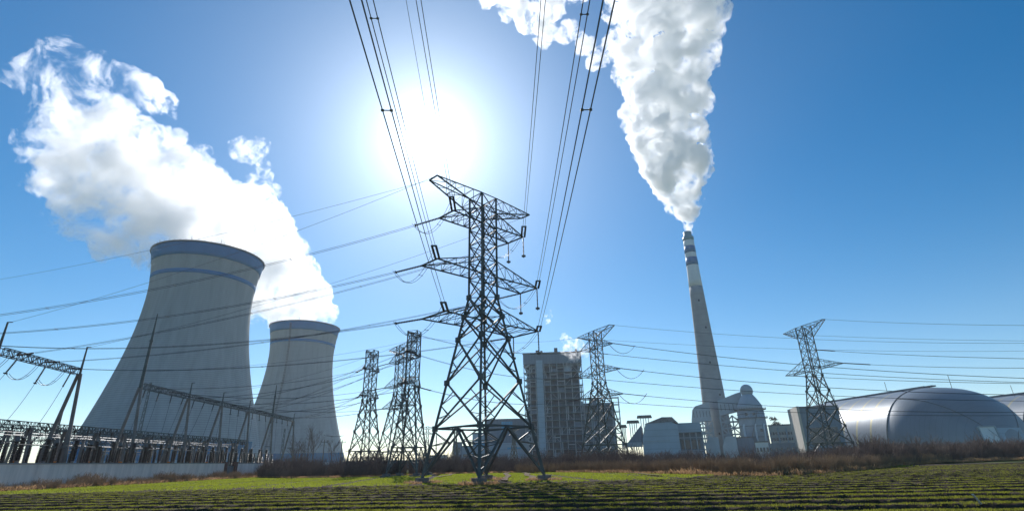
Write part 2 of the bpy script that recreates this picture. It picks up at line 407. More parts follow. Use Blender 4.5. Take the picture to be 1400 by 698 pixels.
# ------------------------------------------------------------------ power lines
def catenary(A, B, sag, n=26):
    A = Vector(A); B = Vector(B)
    return [A + (B - A) * t - Vector((0, 0, 4 * sag * t * (1 - t))) for t in [k / n for k in range(n + 1)]]
def insulator(A, B, parent, r=.125, name='insulator_string'):
    A = Vector(A); B = Vector(B); L = (B - A).length; n = max(4, int(L / .17))
    m = MB(); pts = []; rs = []
    for k in range(n):
        for dt_, rr in ((0, .35), (.45, 1), (.7, 1), (.99, .35)):
            pts.append(A + (B - A) * ((k + dt_) / n)); rs.append(r * rr)
    m.tube(pts, rs, 6); return m.build(name, PORC, parent)
LG = 'overhead power lines strung between the pylons and gantries'
def line(label, A, B, sag, two=True, r=.024, ia=0.0, ib=0.0, spacers=(), sep=.42, cat='power line', group=LG, dbl=False, name='power_line', n=26):
    A = Vector(A); B = Vector(B); mid = A
    root = empty(name, A, 0, label, cat, group); B = B - A; A = Vector((0, 0, 0))
    pts = catenary(A, B, sag, n); L = (B - A).length
    side = (B - A).cross(Vector((0, 0, 1))); side.z = 0; side.normalize()
    dense = catenary(A, B, sag, 400)
    def at_len(l, rev=False):
        i = min(400, int(400 * l / L)); return dense[400 - i] if rev else dense[i], i
    i0 = i1 = 0
    if ia:
        p, i0 = at_len(ia)
        if dbl:
            for q in (-.2, .2): insulator(A + side * q, p + side * q, root)
        else: insulator(A, p, root)
        m = MB(); m.bar(p - side * .3, p + side * .3, .09, .16); m.build('yoke_plate', STEEL2, KIDS[root.name][0])
    if ib:
        p, i1 = at_len(ib, True)
        insulator(B, p, root)
    idx = sorted(set([i0] + [int(x) for x in np.linspace(i0, 400 - i1, n)] + [400 - i1]))
    path = [dense[i] for i in idx]
    for q in ((-sep / 2, sep / 2) if two else (0,)):
        m = MB(); m.tube([p + side * q for p in path], r, 4, True); m.build('conductor', WIREM, root)
    for t in spacers:
        p = dense[int(400 * t)]; m = MB(); m.tube([p - side * (sep / 2 + .04), p + side * (sep / 2 + .04)], .02, 6)
        for q in (-1, 1): m.tube([p + side * q * (sep / 2 - .05), p + side * q * (sep / 2 + .05)], .045, 6)
        m.build('spacer', STEEL2, root)
    return root
def jumper(label, A, B, sag, r=.024, sep=.36, group='jumper loops hanging below the pylon arms'):
    A = Vector(A); B = Vector(B)
    return line(label, A, B, sag, True, r, 0, 0, (.3, .7), sep, 'jumper loop', group, name='jumper_loop', n=14)

def overhead(key, px_top, which, label, two, sag=6.0, L=230, r=.022, spacers=(), sep=.42, ia=4.6):
    """span that leaves a tip of the front pylon, passes over the camera and goes on to the next pylon behind it"""
    A = world_tip(pyl, tipA, key)
    best = None
    for h in np.linspace(R(150), R(210), 901):
        B = A + Vector((math.sin(h) * L, math.cos(h) * L, 0)); prev = None
        for p in catenary(A, B, sag, 120)[1:60]:
            q = CM.transposed() @ (p - EYE)
            if q.z > -.5: break
            py = 349 - FPX * q.y / -q.z; px = 700 + FPX * q.x / -q.z
            if prev and prev[1] > 0 >= py:
                x0 = lerp(prev[0], px, prev[1] / (prev[1] - py)); e = abs(x0 - px_top)
                if best is None or e < best[0]: best = (e, B)
            prev = (px, py)
    B = best[1]; ts = []
    for yt in spacers:
        pv_ = None
        for i_, p in enumerate(catenary(A, B, sag, 600)[1:300]):
            q = CM.transposed() @ (p - EYE)
            if q.z > -.5: break
            py = 349 - FPX * q.y / -q.z
            if pv_ is not None and pv_ > yt >= py: ts.append((i_ + 1) / 600)
            pv_ = py
    spacers = ts
    return line(label, A, B, sag, two, r, ia, 0, spacers, sep, dbl=True, n=40)
overhead((3, 1, 1), 485, 0, 'outermost left overhead pair of wires, rising from the lowest left arm of the foreground pylon', True, spacers=(149, -120), sep=.3)
overhead((2, 1, 1), 506, 0, 'overhead wire pair from the second lowest left arm of the foreground pylon', True, spacers=(24, -200), sep=.27)
overhead((1, 1, 1), 572, 0, 'overhead wire pair from the short upper left arm of the foreground pylon, beside the sun', True, sep=.27)
overhead((0, 1, 1), 555, 0, 'single thin overhead wire from the topmost left arm, crossing the sun glare', False, ia=0, r=.017)
overhead((1, -1, 1), 743, 0, 'overhead wire pair from the short upper right arm of the foreground pylon', True, sep=.24)
overhead((2, -1, 1), 803, 0, 'overhead wire pair from the second lowest right arm of the foreground pylon', True, spacers=(23, -200), sep=.25)
overhead((3, -1, 1), 832, 0, 'outermost right overhead pair of wires, from the lowest right arm of the foreground pylon', True, spacers=(142, -130), sep=.28)

# ------------------------------------------------------------------ switchyard gantries (z = 16 m)
GX = lambda y: (-66.2 - (y - 80) * .055) if y >= 80 else -65.9 + (80 - y) * .12
def beam_mesh(p, q, h=.9, w_=.8, n=18, t=.09):
    p = Vector(p); q = Vector(q); d = (q - p).normalized(); sd_ = d.cross(Vector((0, 0, 1))).normalized() * w_ / 2; up = Vector((0, 0, h / 2))
    m = MB(); cs = [sd_ * i + up * j for i, j in ((-1, -1), (1, -1), (1, 1), (-1, 1))]
    for c in cs: m.bar(p + c, q + c, t)
    for k in range(n):
        a = lerp(p, q, k / n); b_ = lerp(p, q, (k + 1) / n)
        for i in range(4):
            c0, c1 = cs[i], cs[(i + 1) % 4]
            if k % 2: c0, c1 = c1, c0
            m.bar(a + c0, b_ + c1, t * .7)
        m.bar(a + cs[0], a + cs[3], t * .7); m.bar(a + cs[1], a + cs[2], t * .7)
    return m
def gantry(label, ys, mast, z=16.0, ends=True):
    root = empty('wire_gantry', (GX(ys[0]), ys[0], 0), 0, label, 'gantry', 'tall line gantries in the switchyard')
    O = root.location.copy()
    for i, y in enumerate(ys):
        x = GX(y); top = mast[i]
        for sx in (-3.0, 1.5):
            m = MB(); m.tube([Vector((x + sx, y, 0)) - O, Vector((x + sx * .08, y, z - .3)) - O], [.30, .22], 8); m.build('pole_leg', POLE, root)
        m = MB(); m.bar(Vector((x - .95, y, 7.6)) - O, Vector((x + .7, y, 7.6)) - O, .14); m.build('crossbar', STEEL2, root)
        m = MB()
        if top > 20: m.tube([Vector((x, y, z - .4)) - O, Vector((x, y, lerp(z, top, .6))) - O, Vector((x, y, top)) - O], [.3, .21, .09], 8); m.cyl((x - O.x, y - O.y), .3, lerp(z, top, .6), lerp(z, top, .6) + .3, 8)
        else: m.tube([Vector((x, y, z - .4)) - O, Vector((x, y, top)) - O], [.17, .1], 8); m.bar(Vector((x - .1, y, top)) - O, Vector((x + .6, y, top)) - O, .1)
        m.build('lightning_mast' if top > 20 else 'earth_wire_post', STEEL, root)
        if i:
            y0 = ys[i - 1]; beam_mesh(Vector((GX(y0), y0 + .3, z)) - O, Vector((x, y - .3, z)) - O).build('lattice_beam', STEEL2, root)
    return root
gantry('dark lattice beam gantry on splayed poles at the left edge', (48, 64, 80), (19.4, 19.6, 19.8))
gantry('long lattice beam gantry with six splayed pole pairs in front of the cooling towers', (95, 111.5, 126, 141, 157, 175), (29.2, 18.8, 18.6, 18.4, 24.6, 18.0))

# ------------------------------------------------------------------ lines to the left
def gpt(y, z=16.0, dx=.0): return Vector((GX(y) + dx, y, z))
W = lambda k, s, e: world_tip(pyl, tipA, (k, s, e))
line('thin upper earth wire running far left from the top left arm', W(0, 1, 0), at(-60, 391, 125), 1.2, False, .02)
line('thin earth wire from the top left arm to the leftmost gantry post', W(0, 1, 1), Vector((GX(64), 64, 19.5)), 1.2, False, .02)
line('thin earth wire from the top right arm passing behind the body to the gantry post', W(0, -1, 0), Vector((GX(80), 80, 19.7)), 1.4, False, .02)
outl = [((1, 1, 0), 52, 'left upper phase wires with end insulators, from short upper left arm to left gantry beam'),
        ((2, 1, 0), 56, 'left middle phase wires, from second lowest left arm to left gantry beam'),
        ((3, 1, 0), 60, 'left lower phase wires, from lowest left arm to left gantry beam'),
        ((1, -1, 0), 67, 'wires from the short upper right arm crossing behind the body towards the gantry'),
        ((2, -1, 0), 72, 'wires from the second lowest right arm crossing behind the body towards the gantry'),
        ((3, -1, 0), 77, 'wires from the lowest right arm crossing behind the body towards the gantry')]
for k, (key, y, lab) in enumerate(outl):
    B = gpt(y); A = W(*key)
    line(lab, A, B, 1.6, True, .022, 2.9, 2.4, (.3, .52, .75), .36)
    # jumper from this strain string round to the overhead span
    d = (B - A).normalized(); e0 = A + d * 3.0 - Vector((0, 0, .1))
    o_tip = W(key[0], key[1], 1)
    p1 = o_tip + Vector((.0, -2.4, -.3))
    jumper('pair of bowed jumper wires under the ' + ['short upper left arm', 'second lowest left arm', 'lowest left arm', 'short upper right arm', 'second lowest right arm', 'lowest right arm'][k] + ' of the foreground pylon', e0, p1, 2.2)
# jumper strings hanging from the right arms
for key, nm in (((1, -1), 'short upper'), ((2, -1), 'second lowest'), ((3, -1), 'lowest')):
    for e in (0, 1):
        t = W(key[0], key[1], e)
        root = empty('hanging_insulator', t, 0, ('outer' if e == 1 else 'inner') + ' hanging insulator with weight below the ' + nm + ' right arm of the foreground pylon', 'insulator', 'insulators hanging from the pylon arms')
        insulator((0, 0, 0), (0, 0, -2.5), root, .09); m = MB(); m.tube([(-.25, 0, -2.6), (.25, 0, -2.6)], .14, 8); m.tube([(0, 0, -2.45), (0, 0, -2.8)], .1, 8); m.build('clamp_weight', STEEL2, root)
# lines of the smaller pylons to the second gantry
wp = lambda o, t, k: world_tip(o, t, k)
k = 0
small = [(pylP, tipA, (1, -1, 0), 99), (pylP, tipA, (2, -1, 0), 104), (pylP, tipA, (3, -1, 0), 108), (pylB, tipB, (1, 1, 0), 114), (pylB, tipB, (2, 1, 0), 118), (pylB, tipB, (1, -1, 0), 122),
         (pylA2, tipB, (1, 1, 0), 130), (pylA2, tipB, (2, 1, 0), 134), (pylA2, tipB, (1, -1, 0), 138), (pylP, tipA, (1, 1, 0), 146), (pylP, tipA, (2, 1, 0), 150), (pylP, tipA, (3, 1, 0), 154), (pylA2, tipB, (2, -1, 0), 162), (pylB, tipB, (2, -1, 0), 168)]
names = {id(pylP): 'four armed pylon', id(pylB): 'tall narrow pylon', id(pylA2): 'leftmost narrow pylon'}
for (o, t, key, y) in small:
    line('sagging wire pair from the %s to the long gantry' % names[id(o)], wp(o, t, key), gpt(y), 1.8, True, .024, 2.6, 2.2, (.5,), .36, group='wires from the %s to the long gantry' % names[id(o)])
for o, t, y in ((pylP, tipA, 95), (pylB, tipB, 126), (pylA2, tipB, 157)):
    line('thin earth wire from the top of the %s to a gantry mast' % names[id(o)], wp(o, t, (0, 1, 0)), gpt(y, 18.5), 1.4, False, .022)
# lines from the left pylons past the front pylon to the pylon before the boiler house
for i, key in enumerate(((1, 1, 1), (2, 1, 1), (3, 1, 1))):
    nm = ('upper', 'middle', 'lower')[i]
    B = wp(pylC, tipA, (i + 1, -1, 0))
    line(nm + ' wire pair between the left pylons and the boiler house pylon', wp(pylB, tipB, (min(2, i), -1, 1)) if i < 2 else wp(pylB, tipB, (2, 1, 1)), B, 2.0, True, .028, 3.0, 4.0, (), .4)
line('thin earth wire between the narrow pylon and the boiler house pylon', wp(pylB, tipB, (0, 1, 1)), wp(pylC, tipA, (0, -1, 0)), 1.2, False, .022)
# lines to the right
right = [((0, 1, 1), (1480, 468, 150), False, 'thin earth wire running right from the top of the boiler house pylon'),
         ((0, -1, 1), (1480, 478, 190), False, 'thin earth wire running right from the far top arm of the boiler house pylon'),
         ((1, 1, 1), (1480, 519, 150), True, 'upper near wire pair running right from the boiler house pylon'),
         ((1, -1, 1), (1480, 524, 180), True, 'upper far wire pair running right from the boiler house pylon'),
         ((2, 1, 1), (1480, 540, 150), True, 'middle near wire pair running right from the boiler house pylon'),
         ((2, -1, 1), (1480, 548, 180), True, 'middle far wire pair running right from the boiler house pylon'),
         ((3, 1, 1), (1480, 562, 150), True, 'lower near wire pair running right from the boiler house pylon'),
         ((3, -1, 1), (1480, 566, 180), True, 'lower far wire pair running right from the boiler house pylon')]
for key, B, two, lab in right:
    line(lab, wp(pylC, tipA, key), at(*B), 1.5, two, .03, 5 if two else 0, 0, (), .4)
for i in (1, 2, 3):
    A = wp(pylC, tipA, (i, 1, 1)); E = A + (at(1480, 530, 150) - A).normalized() * 5.2
    jumper('jumper loop under the ' + ('', 'upper', 'middle', 'lower')[i] + ' right arm of the boiler house pylon', E, A + Vector((-1.5, -1.5, -.3)), 2.2, .03)
rr = [((0, 1, 1), (1480, 444.5, 120), False, 'top thin wire leaving the right pylon near tip'), ((0, -1, 1), (1480, 466, 150), False, 'thin wire leaving the far tip of the top arm of the right pylon'),
      ((1, 1, 1), (1480, 502, 120), True, 'thick wire pair with long strain insulator leaving the near lower arm of the right pylon'),
      ((1, -1, 1), (1480, 524.5, 150), True, 'wire pair leaving the far lower arm of the right pylon')]
for key, B, two, lab in rr:
    line(lab, wp(pylR, tipR, key), at(*B), .4, two, .028, 5 if two else 0, 0, (), .4)
line('wire pair leaving the right pylon body halfway between its arms', pylR.location + Vector((1.2, -.8, 24.2)), at(1480, 491, 125), .4, True, .028, 4, 0, (), .4)

# ------------------------------------------------------------------ cooling towers
def cooling_tower(az_, D, H, rt, label, rthroat, rbase):
    c = polar(az_, D)
    root = empty('cooling_tower', c, 0, label, 'cooling tower', 'concrete cooling towers')
    zt = H * .80; z0 = 9.0
    def rad(z):
        if z > zt: return rthroat + (rt - rthroat) * ((z - zt) / (H - zt)) ** 1.6
        b_ = (zt - z0) / math.sqrt((rbase / rthroat) ** 2 - 1); return rthroat * math.sqrt(1 + ((z - zt) / b_) ** 2)
    def shell(za, zb, off, n=40):
        zs = [za + (zb - za) * k / n for k in range(n + 1)]
        return [(rad(z) + off, z) for z in zs] + [(rad(z) + off - .9, z) for z in reversed(zs)]
    m = MB(); m.lathe(shell(z0, H, 0, 44), 96); m.build('shell', TOWER, root, True)
    m = MB(); m.lathe(shell(H - 9.5, H + .4, .35, 4), 96); m.build('blue_rim_band', BLUE, root, True)
    m = MB(); m.lathe(shell(H - 23.5, H - 20.3, .12, 3), 96); m.build('blue_stripe', BLUE, root, True)
    m = MB(); m.lathe([(rad(H) + 1.2, H + .1), (rad(H) + 1.2, H + .9), (rad(H) + .2, H + .9), (rad(H) + .2, H + .1)], 96)
    for k in range(60):
        t = 2 * math.pi * k / 60; m.bar(((rad(H) + 1.1) * math.cos(t), (rad(H) + 1.1) * math.sin(t), H + .9), ((rad(H) + 1.1) * math.cos(t), (rad(H) + 1.1) * math.sin(t), H + 2.0), .14)
    for t in (3.6, 4.2, 4.9, 5.4): m.tube([((rad(H)) * math.cos(t), (rad(H)) * math.sin(t), H + .9), ((rad(H)) * math.cos(t), (rad(H)) * math.sin(t), H + 4.5)], .12, 5)
    m.build('rim_walkway', STEEL2, root)
    m = MB(); nC = 44; r0, r1 = rad(z0) + 4.5, rad(z0) - .4
    for k in range(nC):
        t0 = 2 * math.pi * k / nC
        for s_ in (-.5, .5):
            t1 = t0 + s_ * 2 * math.pi / nC; m.tube([(r0 * math.cos(t0), r0 * math.sin(t0), -.3), (r1 * math.cos(t1), r1 * math.sin(t1), z0 + .3)], .5, 6)
    m.build('support_column_ring', CONC, root)
    m = MB(); m.lathe([(r0 + 2, -.3), (r0 + 2, 2.2), (r0 + 1, 2.2), (r0 + 1, -.3)], 64); m.build('basin', CONC, root)
    return root, rad
ct1, rad1 = cooling_tower(-31.95, 474, 163, 40.5, 'nearer cooling tower with blue rim, filling the left of the picture', 36.8, 62)
ct2, rad2 = cooling_tower(-22.2, 690, 163, 40.5, 'farther cooling tower with a ladder up its side', 36.8, 62)
m = MB()
cdir = -Vector(ct2.location).normalized(); ang = math.atan2(cdir.y, cdir.x) - .42
prev = None
for z in np.arange(10, 163, 3.0):
    r = rad2(z) + 1.0
    p = Vector((r * math.cos(ang), r * math.sin(ang), z))
    if prev is not None:
        for q in (-.6, .6): m.bar(prev + Vector((q, 0, 0)), p + Vector((q, 0, 0)), .3)
    m.box(p.x - 1.0, p.x + 1.0, p.y - .9, p.y + .3, z - .12, z + .12)
    prev = p
m.build('access_ladder', STEEL2, ct2)

# ------------------------------------------------------------------ chimney
cpos = polar(20.15, 508)
ch = empty('chimney', cpos, 0, 'tall tapering concrete chimney with two blue bands, steam rising from it', 'chimney')
CH_H = 205
def crad(z): return 5.0 + 6.9 * (1 - z / CH_H) ** 1.25
def seg(z0, z1, off=0): 
    zs = np.linspace(z0, z1, max(2, int((z1 - z0) / 8) + 2)); return [(crad(z) + off, z) for z in zs] + [(crad(z) + off - .6, z) for z in zs[::-1]]
ZB = [0, 155, 178.5, 186.5, 191.5, 198, CH_H]
m = MB(); m.lathe(seg(0, 153.9), 40); m.build('lower_shaft', CHIM, ch, True)
m = MB(); m.lathe(seg(154, CH_H), 40); m.build('upper_shaft', WHITE, ch, True)
for a, b_ in ((175.5, 183.5), (188.5, 195.5)):
    m = MB(); m.lathe(seg(a, b_, .12), 40); m.build('blue_band', CBLUE, ch, True)
m = MB(); m.lathe([(5.3, CH_H - 3.2), (5.35, CH_H + .6), (4.6, CH_H + .6), (4.6, CH_H - 3.2)], 40); m.build('cap_ring', CTEAL, ch, True)
m = MB(); m.lathe([(3.9, CH_H - 4), (3.9, CH_H + 6.2), (3.5, CH_H + 6.2), (3.5, CH_H - 4)], 32); m.build('inner_flue', CTEAL, ch, True)
for z in (60, 110, 154, 187):
    m = MB(); rr_ = crad(z); m.lathe([(rr_ + .05, z), (rr_ + 1.1, z), (rr_ + 1.1, z + .2), (rr_ + .05, z + .2)], 40)
    for k in range(24):
        t = 2 * math.pi * k / 24; m.bar(((rr_ + 1) * math.cos(t), (rr_ + 1) * math.sin(t), z + .2), ((rr_ + 1) * math.cos(t), (rr_ + 1) * math.sin(t), z + 1.3), .1)
for k, (z, a) in enumerate([(20, -1.9), (52, -1.3), (80, -1.7), (112, -1.5), (138, -1.8)]):
    rr_ = crad(z); m = MB(); m.box(rr_ * math.cos(a) - .6, rr_ * math.cos(a) + .6, rr_ * math.sin(a) - .4, rr_ * math.sin(a) + .3, z, z + 1.8); m.build('vent_opening', WIN, ch)

# ------------------------------------------------------------------ buildings
def px_span(x0, x1, ytop, D, yref=None):
    """local frame facing the camera: returns centre position, half width, height"""
    y_ = ytop if yref is None else yref
    a0, a1 = az(x0, y_), az(x1, y_); am = (a0 + a1) / 2
    hw_ = D * math.tan((a1 - a0) / 2); Hh = at((x0 + x1) / 2, ytop, D).z
    return Vector((D * math.sin(am), D * math.cos(am), 0)), hw_, Hh, -am
def building(name, x0, x1, ytop, D, depth, m, label, cat='building', group=None, twist=0):
    c, hw_, Hh, rz = px_span(x0, x1, ytop, D)
    root = empty(name, c, rz + twist, label, cat, group)
    mb = MB(); mb.box(-hw_, hw_, 0, depth, -.4, Hh); mb.build('wall', m, root)
    mb = MB(); mb.box(-hw_ - .3, hw_ + .3, -.3, depth + .3, Hh + .003, Hh + .8); mb.build('roof', STEEL2, root)
    return root, hw_, Hh
def part_box(root, name, m, x0, x1, y0, y1, z0, z1):
    b_ = MB(); b_.box(x0, x1, y0, y1, z0, z1); return b_.build(name, m, root)

# boiler house: an open steel frame in front of the plant
D = 450
c, hw_, Hh, rz = px_span(718, 799, 482, D, 560)
bh = empty('boiler_house', c, rz, 'tall open framed boiler house behind the fourth pylon, with a solid top storey', 'power plant')
wL, wR2 = -hw_, hw_
xr = hw_ + 450 * math.tan(R(3.6)); H2 = 50.0
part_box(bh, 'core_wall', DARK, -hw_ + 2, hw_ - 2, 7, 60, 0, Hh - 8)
part_box(bh, 'lower_core_wall', CLAD, hw_ - 2, xr - 3, 8, 50, 0, H2 - 3)
part_box(bh, 'top_storey', CLAD, -hw_ - .5, hw_ + .5, -.5, 62, Hh - 9, Hh)
part_box(bh, 'roof_edge', STEEL2, -hw_ - .9, hw_ + .9, -.9, 62.4, Hh + .005, Hh + .7)
part_box(bh, 'lift_shaft', CLAD2, -hw_ + 10.5, -hw_ + 16, -1.5, 5, 0, Hh - 6)
for k, (x, s_, h_) in enumerate(((-14, 3, 2.5), (-10, 2, 2), (2, 3, 4), (20, 2, 2.5))): part_box(bh, 'roof_unit', STEEL2, x, x + s_, 2, 6, Hh + .7, Hh + .7 + h_)
cols = [-hw_, -hw_ + 4.8, -hw_ + 9.8, -hw_ + 17, -hw_ + 22, -hw_ + 28, -hw_ + 34, -hw_ + 40, -hw_ + 46, hw_]
for x in cols:
    b_ = MB(); b_.box(x - .32, x + .32, -.4, .4, 0, Hh - 9.01); b_.build('column', FRAME, bh)
for x in np.linspace(hw_ + 5.5, xr, 5):
    b_ = MB(); b_.box(x - .4, x + .4, -.4, .4, 0, H2); b_.build('column', FRAME, bh)
fl = list(np.arange(5.5, Hh - 10, 5.6))
for z in fl:
    x1 = xr if z < H2 + 1 else hw_
    b_ = MB(); b_.box(-hw_ - .6, x1 + .6, -.9, 7.5, z - .2, z + .05)
    b_.box(-hw_ - .6, x1 + .6, -.95, -.85, z + 1.0, z + 1.1)
    for x in np.arange(-hw_, x1, 2.2): b_.box(x - .05, x + .05, -.94, -.86, z + .05, z + 1.0)
    b_.build('floor_deck', FRAME, bh)
random.seed(11)
for i, z in enumerate(fl[:-1]):
    xs = cols + ([float(v) for v in np.linspace(hw_ + 5.5, xr, 5)] if z < H2 - 5 else [])
    b_ = MB(); e_ = MB(); br = 0
    for j in range(len(xs) - 1):
        r_ = random.random(); x0, x1 = xs[j] + .5, xs[j + 1] - .5
        if -hw_ + 9 < x0 < -hw_ + 17: continue
        if r_ < .17: MB().box(x0, x1, 2.2, 4.0, z + .1, z + random.uniform(2.5, 5.0)).build('cladding_panel', CLAD if (i + j) % 3 else CLAD2, bh)
        elif r_ < .26: MB().bar((x0, .0, z), (x1, .0, z + 5.4), .22).build('brace', GALV, bh)
        elif r_ < .34: MB().bar((x0, .0, z + 5.4), (x1, .0, z), .22).build('brace', GALV, bh)
        if random.random() < .22: MB().tube([(x0 + 1, 1.6, z), (x0 + 1, 1.6, z + 5.4)], .5, 8).build('riser_pipe', GALV, bh)
        if random.random() < .2: MB().tube([(x0, 1.2, z + 3.5), (x1, 1.2, z + 3.5)], .4, 8).build('cross_pipe', GALV, bh)
# stair tower on the left end
b_ = MB()
for k in range(30):
    z = 1 + k * 2.6
    if z > Hh - 12: break
    b_.bar((-hw_ + (.8 if k % 2 else 4.2), -1.4, z), (-hw_ + (4.2 if k % 2 else .8), -1.4, z + 2.6), .35, .9)
b_.build('stair_flight', FRAME, bh)

# turbine hall left of the boiler house
th, hw_, Hh = building('turbine_hall', 665, 735, 573, 470, 60, CLAD, 'grey blue turbine hall with a blue glazed strip, seen through the pylon legs')
part_box(th, 'window', GLASSB, -hw_ * .42, hw_ * .02, -.35, -.05, Hh - 10, Hh - 1.5)
part_box(th, 'lower_cladding', CLAD2, -hw_ * .9, hw_ * .6, -6, -.4, 0, Hh * .48)
part_box(th, 'window_strip', GLASSB, -hw_ * .2, hw_ * .35, -6.2, -6.02, Hh * .34, Hh * .38)
tb, hw_, Hh = building('annex_building', 646, 666, 592, 455, 40, CLAD2, 'lower pale annex left of the turbine hall')
part_box(tb, 'window', GLASSB, -hw_ * .8, hw_ * .8, -.3, -.05, Hh * .6, Hh * .7)
b0, hw_, Hh = building('block_building', 620, 632, 605, 430, 14, CLAD, 'small grey tower block between the pylon legs')
part_box(b0, 'window', WIN, -hw_ * .5, hw_ * .5, -.2, -.05, Hh * .6, Hh * .8)
b0, hw_, Hh = building('pale_building', 631, 648, 610, 440, 20, CLAD2, 'small pale building beside the grey tower block')
part_box(b0, 'window', WIN, -hw_ * .7, hw_ * .4, -.2, -.05, Hh * .5, Hh * .62)
b0, hw_, Hh = building('low_white_shed', 588, 611, 623, 400, 30, WHITE, 'low white shed behind the left leg of the foreground pylon')
part_box(b0, 'door', CLAD, -1.5, 1.5, -.2, -.05, 0, 4)
# green roofed shed
c, hw_, Hh, rz = px_span(552, 580, 630, 300)
b0 = empty('green_roof_shed', c, rz, 'shed with a sloping pale green roof behind the narrow pylons', 'shed')
part_box(b0, 'wall', CLAD2, -hw_, hw_, 0, 16, 0, 4.0)
b_ = MB(); b_.prism([(-hw_ - .6, Hh), (-hw_ + 1.5, Hh + .5), (hw_ + .6, 4.0), (hw_ + .6, 3.6), (-hw_ - .6, 3.8)], -1, 17); b_.build('roof', GREENR, b0)
# blue screens in front of the towers
def screen(label, x0, x1, ytop, D, grp):
    c, hw_, Hh, rz = px_span(x0, x1, ytop, D)
    root = empty('noise_screen', c, rz, label, 'barrier wall', grp)
    part_box(root, 'panel_wall', BLUE2, -hw_, hw_, 0, .5, -.3, Hh)
    b_ = MB()
    for x in np.arange(-hw_, hw_, 6): b_.box(x - .2, x + .2, -.35, -.02, 0, Hh + .2)
    b_.build('post_row', BLUE, root)
    part_box(root, 'light_strip', CLAD2, -hw_, hw_, -.06, -.005, Hh * .30, Hh * .44)
    return root
screen('long dark blue noise screen behind the switchyard, below the nearer cooling tower', 88, 345, 603, 330, 'blue noise screens round the cooling towers')
screen('lower blue noise screen below the farther cooling tower', 342, 470, 619, 480, 'blue noise screens round the cooling towers')
screen('faint pale blue screen on the horizon behind the narrow pylons', 470, 590, 629, 520, 'blue noise screens round the cooling towers')

# coal hall with angular roof
c, hw_, Hh, rz = px_span(876, 926, 577, 385)
k_ = hw_ / 25.0
co = empty('coal_hall', c, rz, 'blue grey angular coal hall with cut off corners, left of the chimney', 'industrial hall')
b_ = MB(); b_.prism([(-hw_, 0), (-hw_, Hh * .60), (-hw_ + 3, Hh * .98), (hw_ - 4, Hh), (hw_, Hh * .93), (hw_, 0)], 0, 45); b_.build('wall', CLAD2, co)
b_ = MB(); b_.prism([(-hw_ + 2.5, Hh * .98 + .01), (hw_ * .2, Hh + 3.6), (hw_ - 3, Hh + 3.4), (hw_ + .5, Hh * .98), (hw_ - 4, Hh + .01)], 2, 46); b_.build('roof', STEEL2, co)
b_ = MB(); b_.prism([(-hw_ - 11, Hh * .48), (-hw_ - .3, Hh * .95), (-hw_ - .3, Hh * .5), (-hw_ - 11, Hh * .42)], 3, 40); b_.build('sloping_roof', CLAD, co)
b_ = MB()
for x in np.arange(-hw_ - 11, -hw_ - 1, 3.2): b_.box(x, x + .35, 3, 3.4, 0, Hh * .45)
for x in np.arange(-hw_ - 11, -hw_ - 4, 3.2): b_.bar((x, 3.1, .5), (x + 3.2, 3.1, Hh * .4), .25)
b_.box(-hw_ - 14, -hw_ - .4, 2.8, 5, Hh * .40, Hh * .52); b_.build('support_frame', FRAME, co)
b_ = MB(); b_.box(-hw_ + 1, hw_ - 6, -.3, -.02, Hh * .52, Hh * .54); b_.bar((-hw_ + 3, -.4, Hh * .33), (-hw_ + 9, -.4, Hh * .12), .3); b_.box(hw_ - 20, hw_ - 9, -.3, -.02, Hh * .22, Hh * .24); b_.build('pipe_trim', FRAME, co)
for i, (x0, x1, yt, dd) in enumerate(((856, 874, 574, 392), (870, 891, 567, 398), (846, 857, 580, 386))):
    c2, hw2, H3, rz2 = px_span(x0, x1, yt, dd)
    g = empty('roof_vent_hood', c2, rz2, ('middle dark vent hood above the coal hall roof', 'highest dark vent hood above the coal hall roof', 'lowest dark vent hood beside the boiler house')[i], 'vent hood', 'dark vent hoods on stilts by the coal hall')
    b_ = MB(); b_.prism([(-hw2, H3 - 1.9), (-hw2 + .6, H3), (hw2 - .6, H3), (hw2, H3 - 1.9)], 0, 4); b_.build('hood', STEEL, g)
    b_ = MB()
    for x in np.linspace(-hw2 * .5, hw2 * .5, 4): b_.box(x - .25, x + .25, 1, 1.4, 0, H3 - 1.9)
    b_.build('stilt_frame', FRAME, g)
# hall with open bays between coal hall and chimney
c, hw_, Hh, rz = px_span(924, 958, 578, 400)
co = empty('open_bay_building', c, rz, 'grey building with open dark bays between the coal hall and the chimney', 'building')
part_box(co, 'wall', CLAD, -hw_, hw_, 6, 40, 0, Hh)
part_box(co, 'gallery', CLAD2, -hw_, hw_ - .5, -1, 5.9, Hh - 6, Hh + .3)
part_box(co, 'dark_bay', WIN, -hw_ + 2, hw_ - 2, 5.7, 5.98, 8, 14)
b_ = MB()
for x in np.linspace(-hw_, hw_, 5): b_.box(x - .35, x + .35, -.6, .1, 0, Hh - 6.01)
for z in (6.5, 15): b_.box(-hw_, hw_, -.5, .0, z, z + .6)
b_.build('column_frame', FRAME, co)
part_box(co, 'plinth_wall', CLAD2, -hw_ + .5, hw_ - .5, .2, 5.6, 0, 6.0)

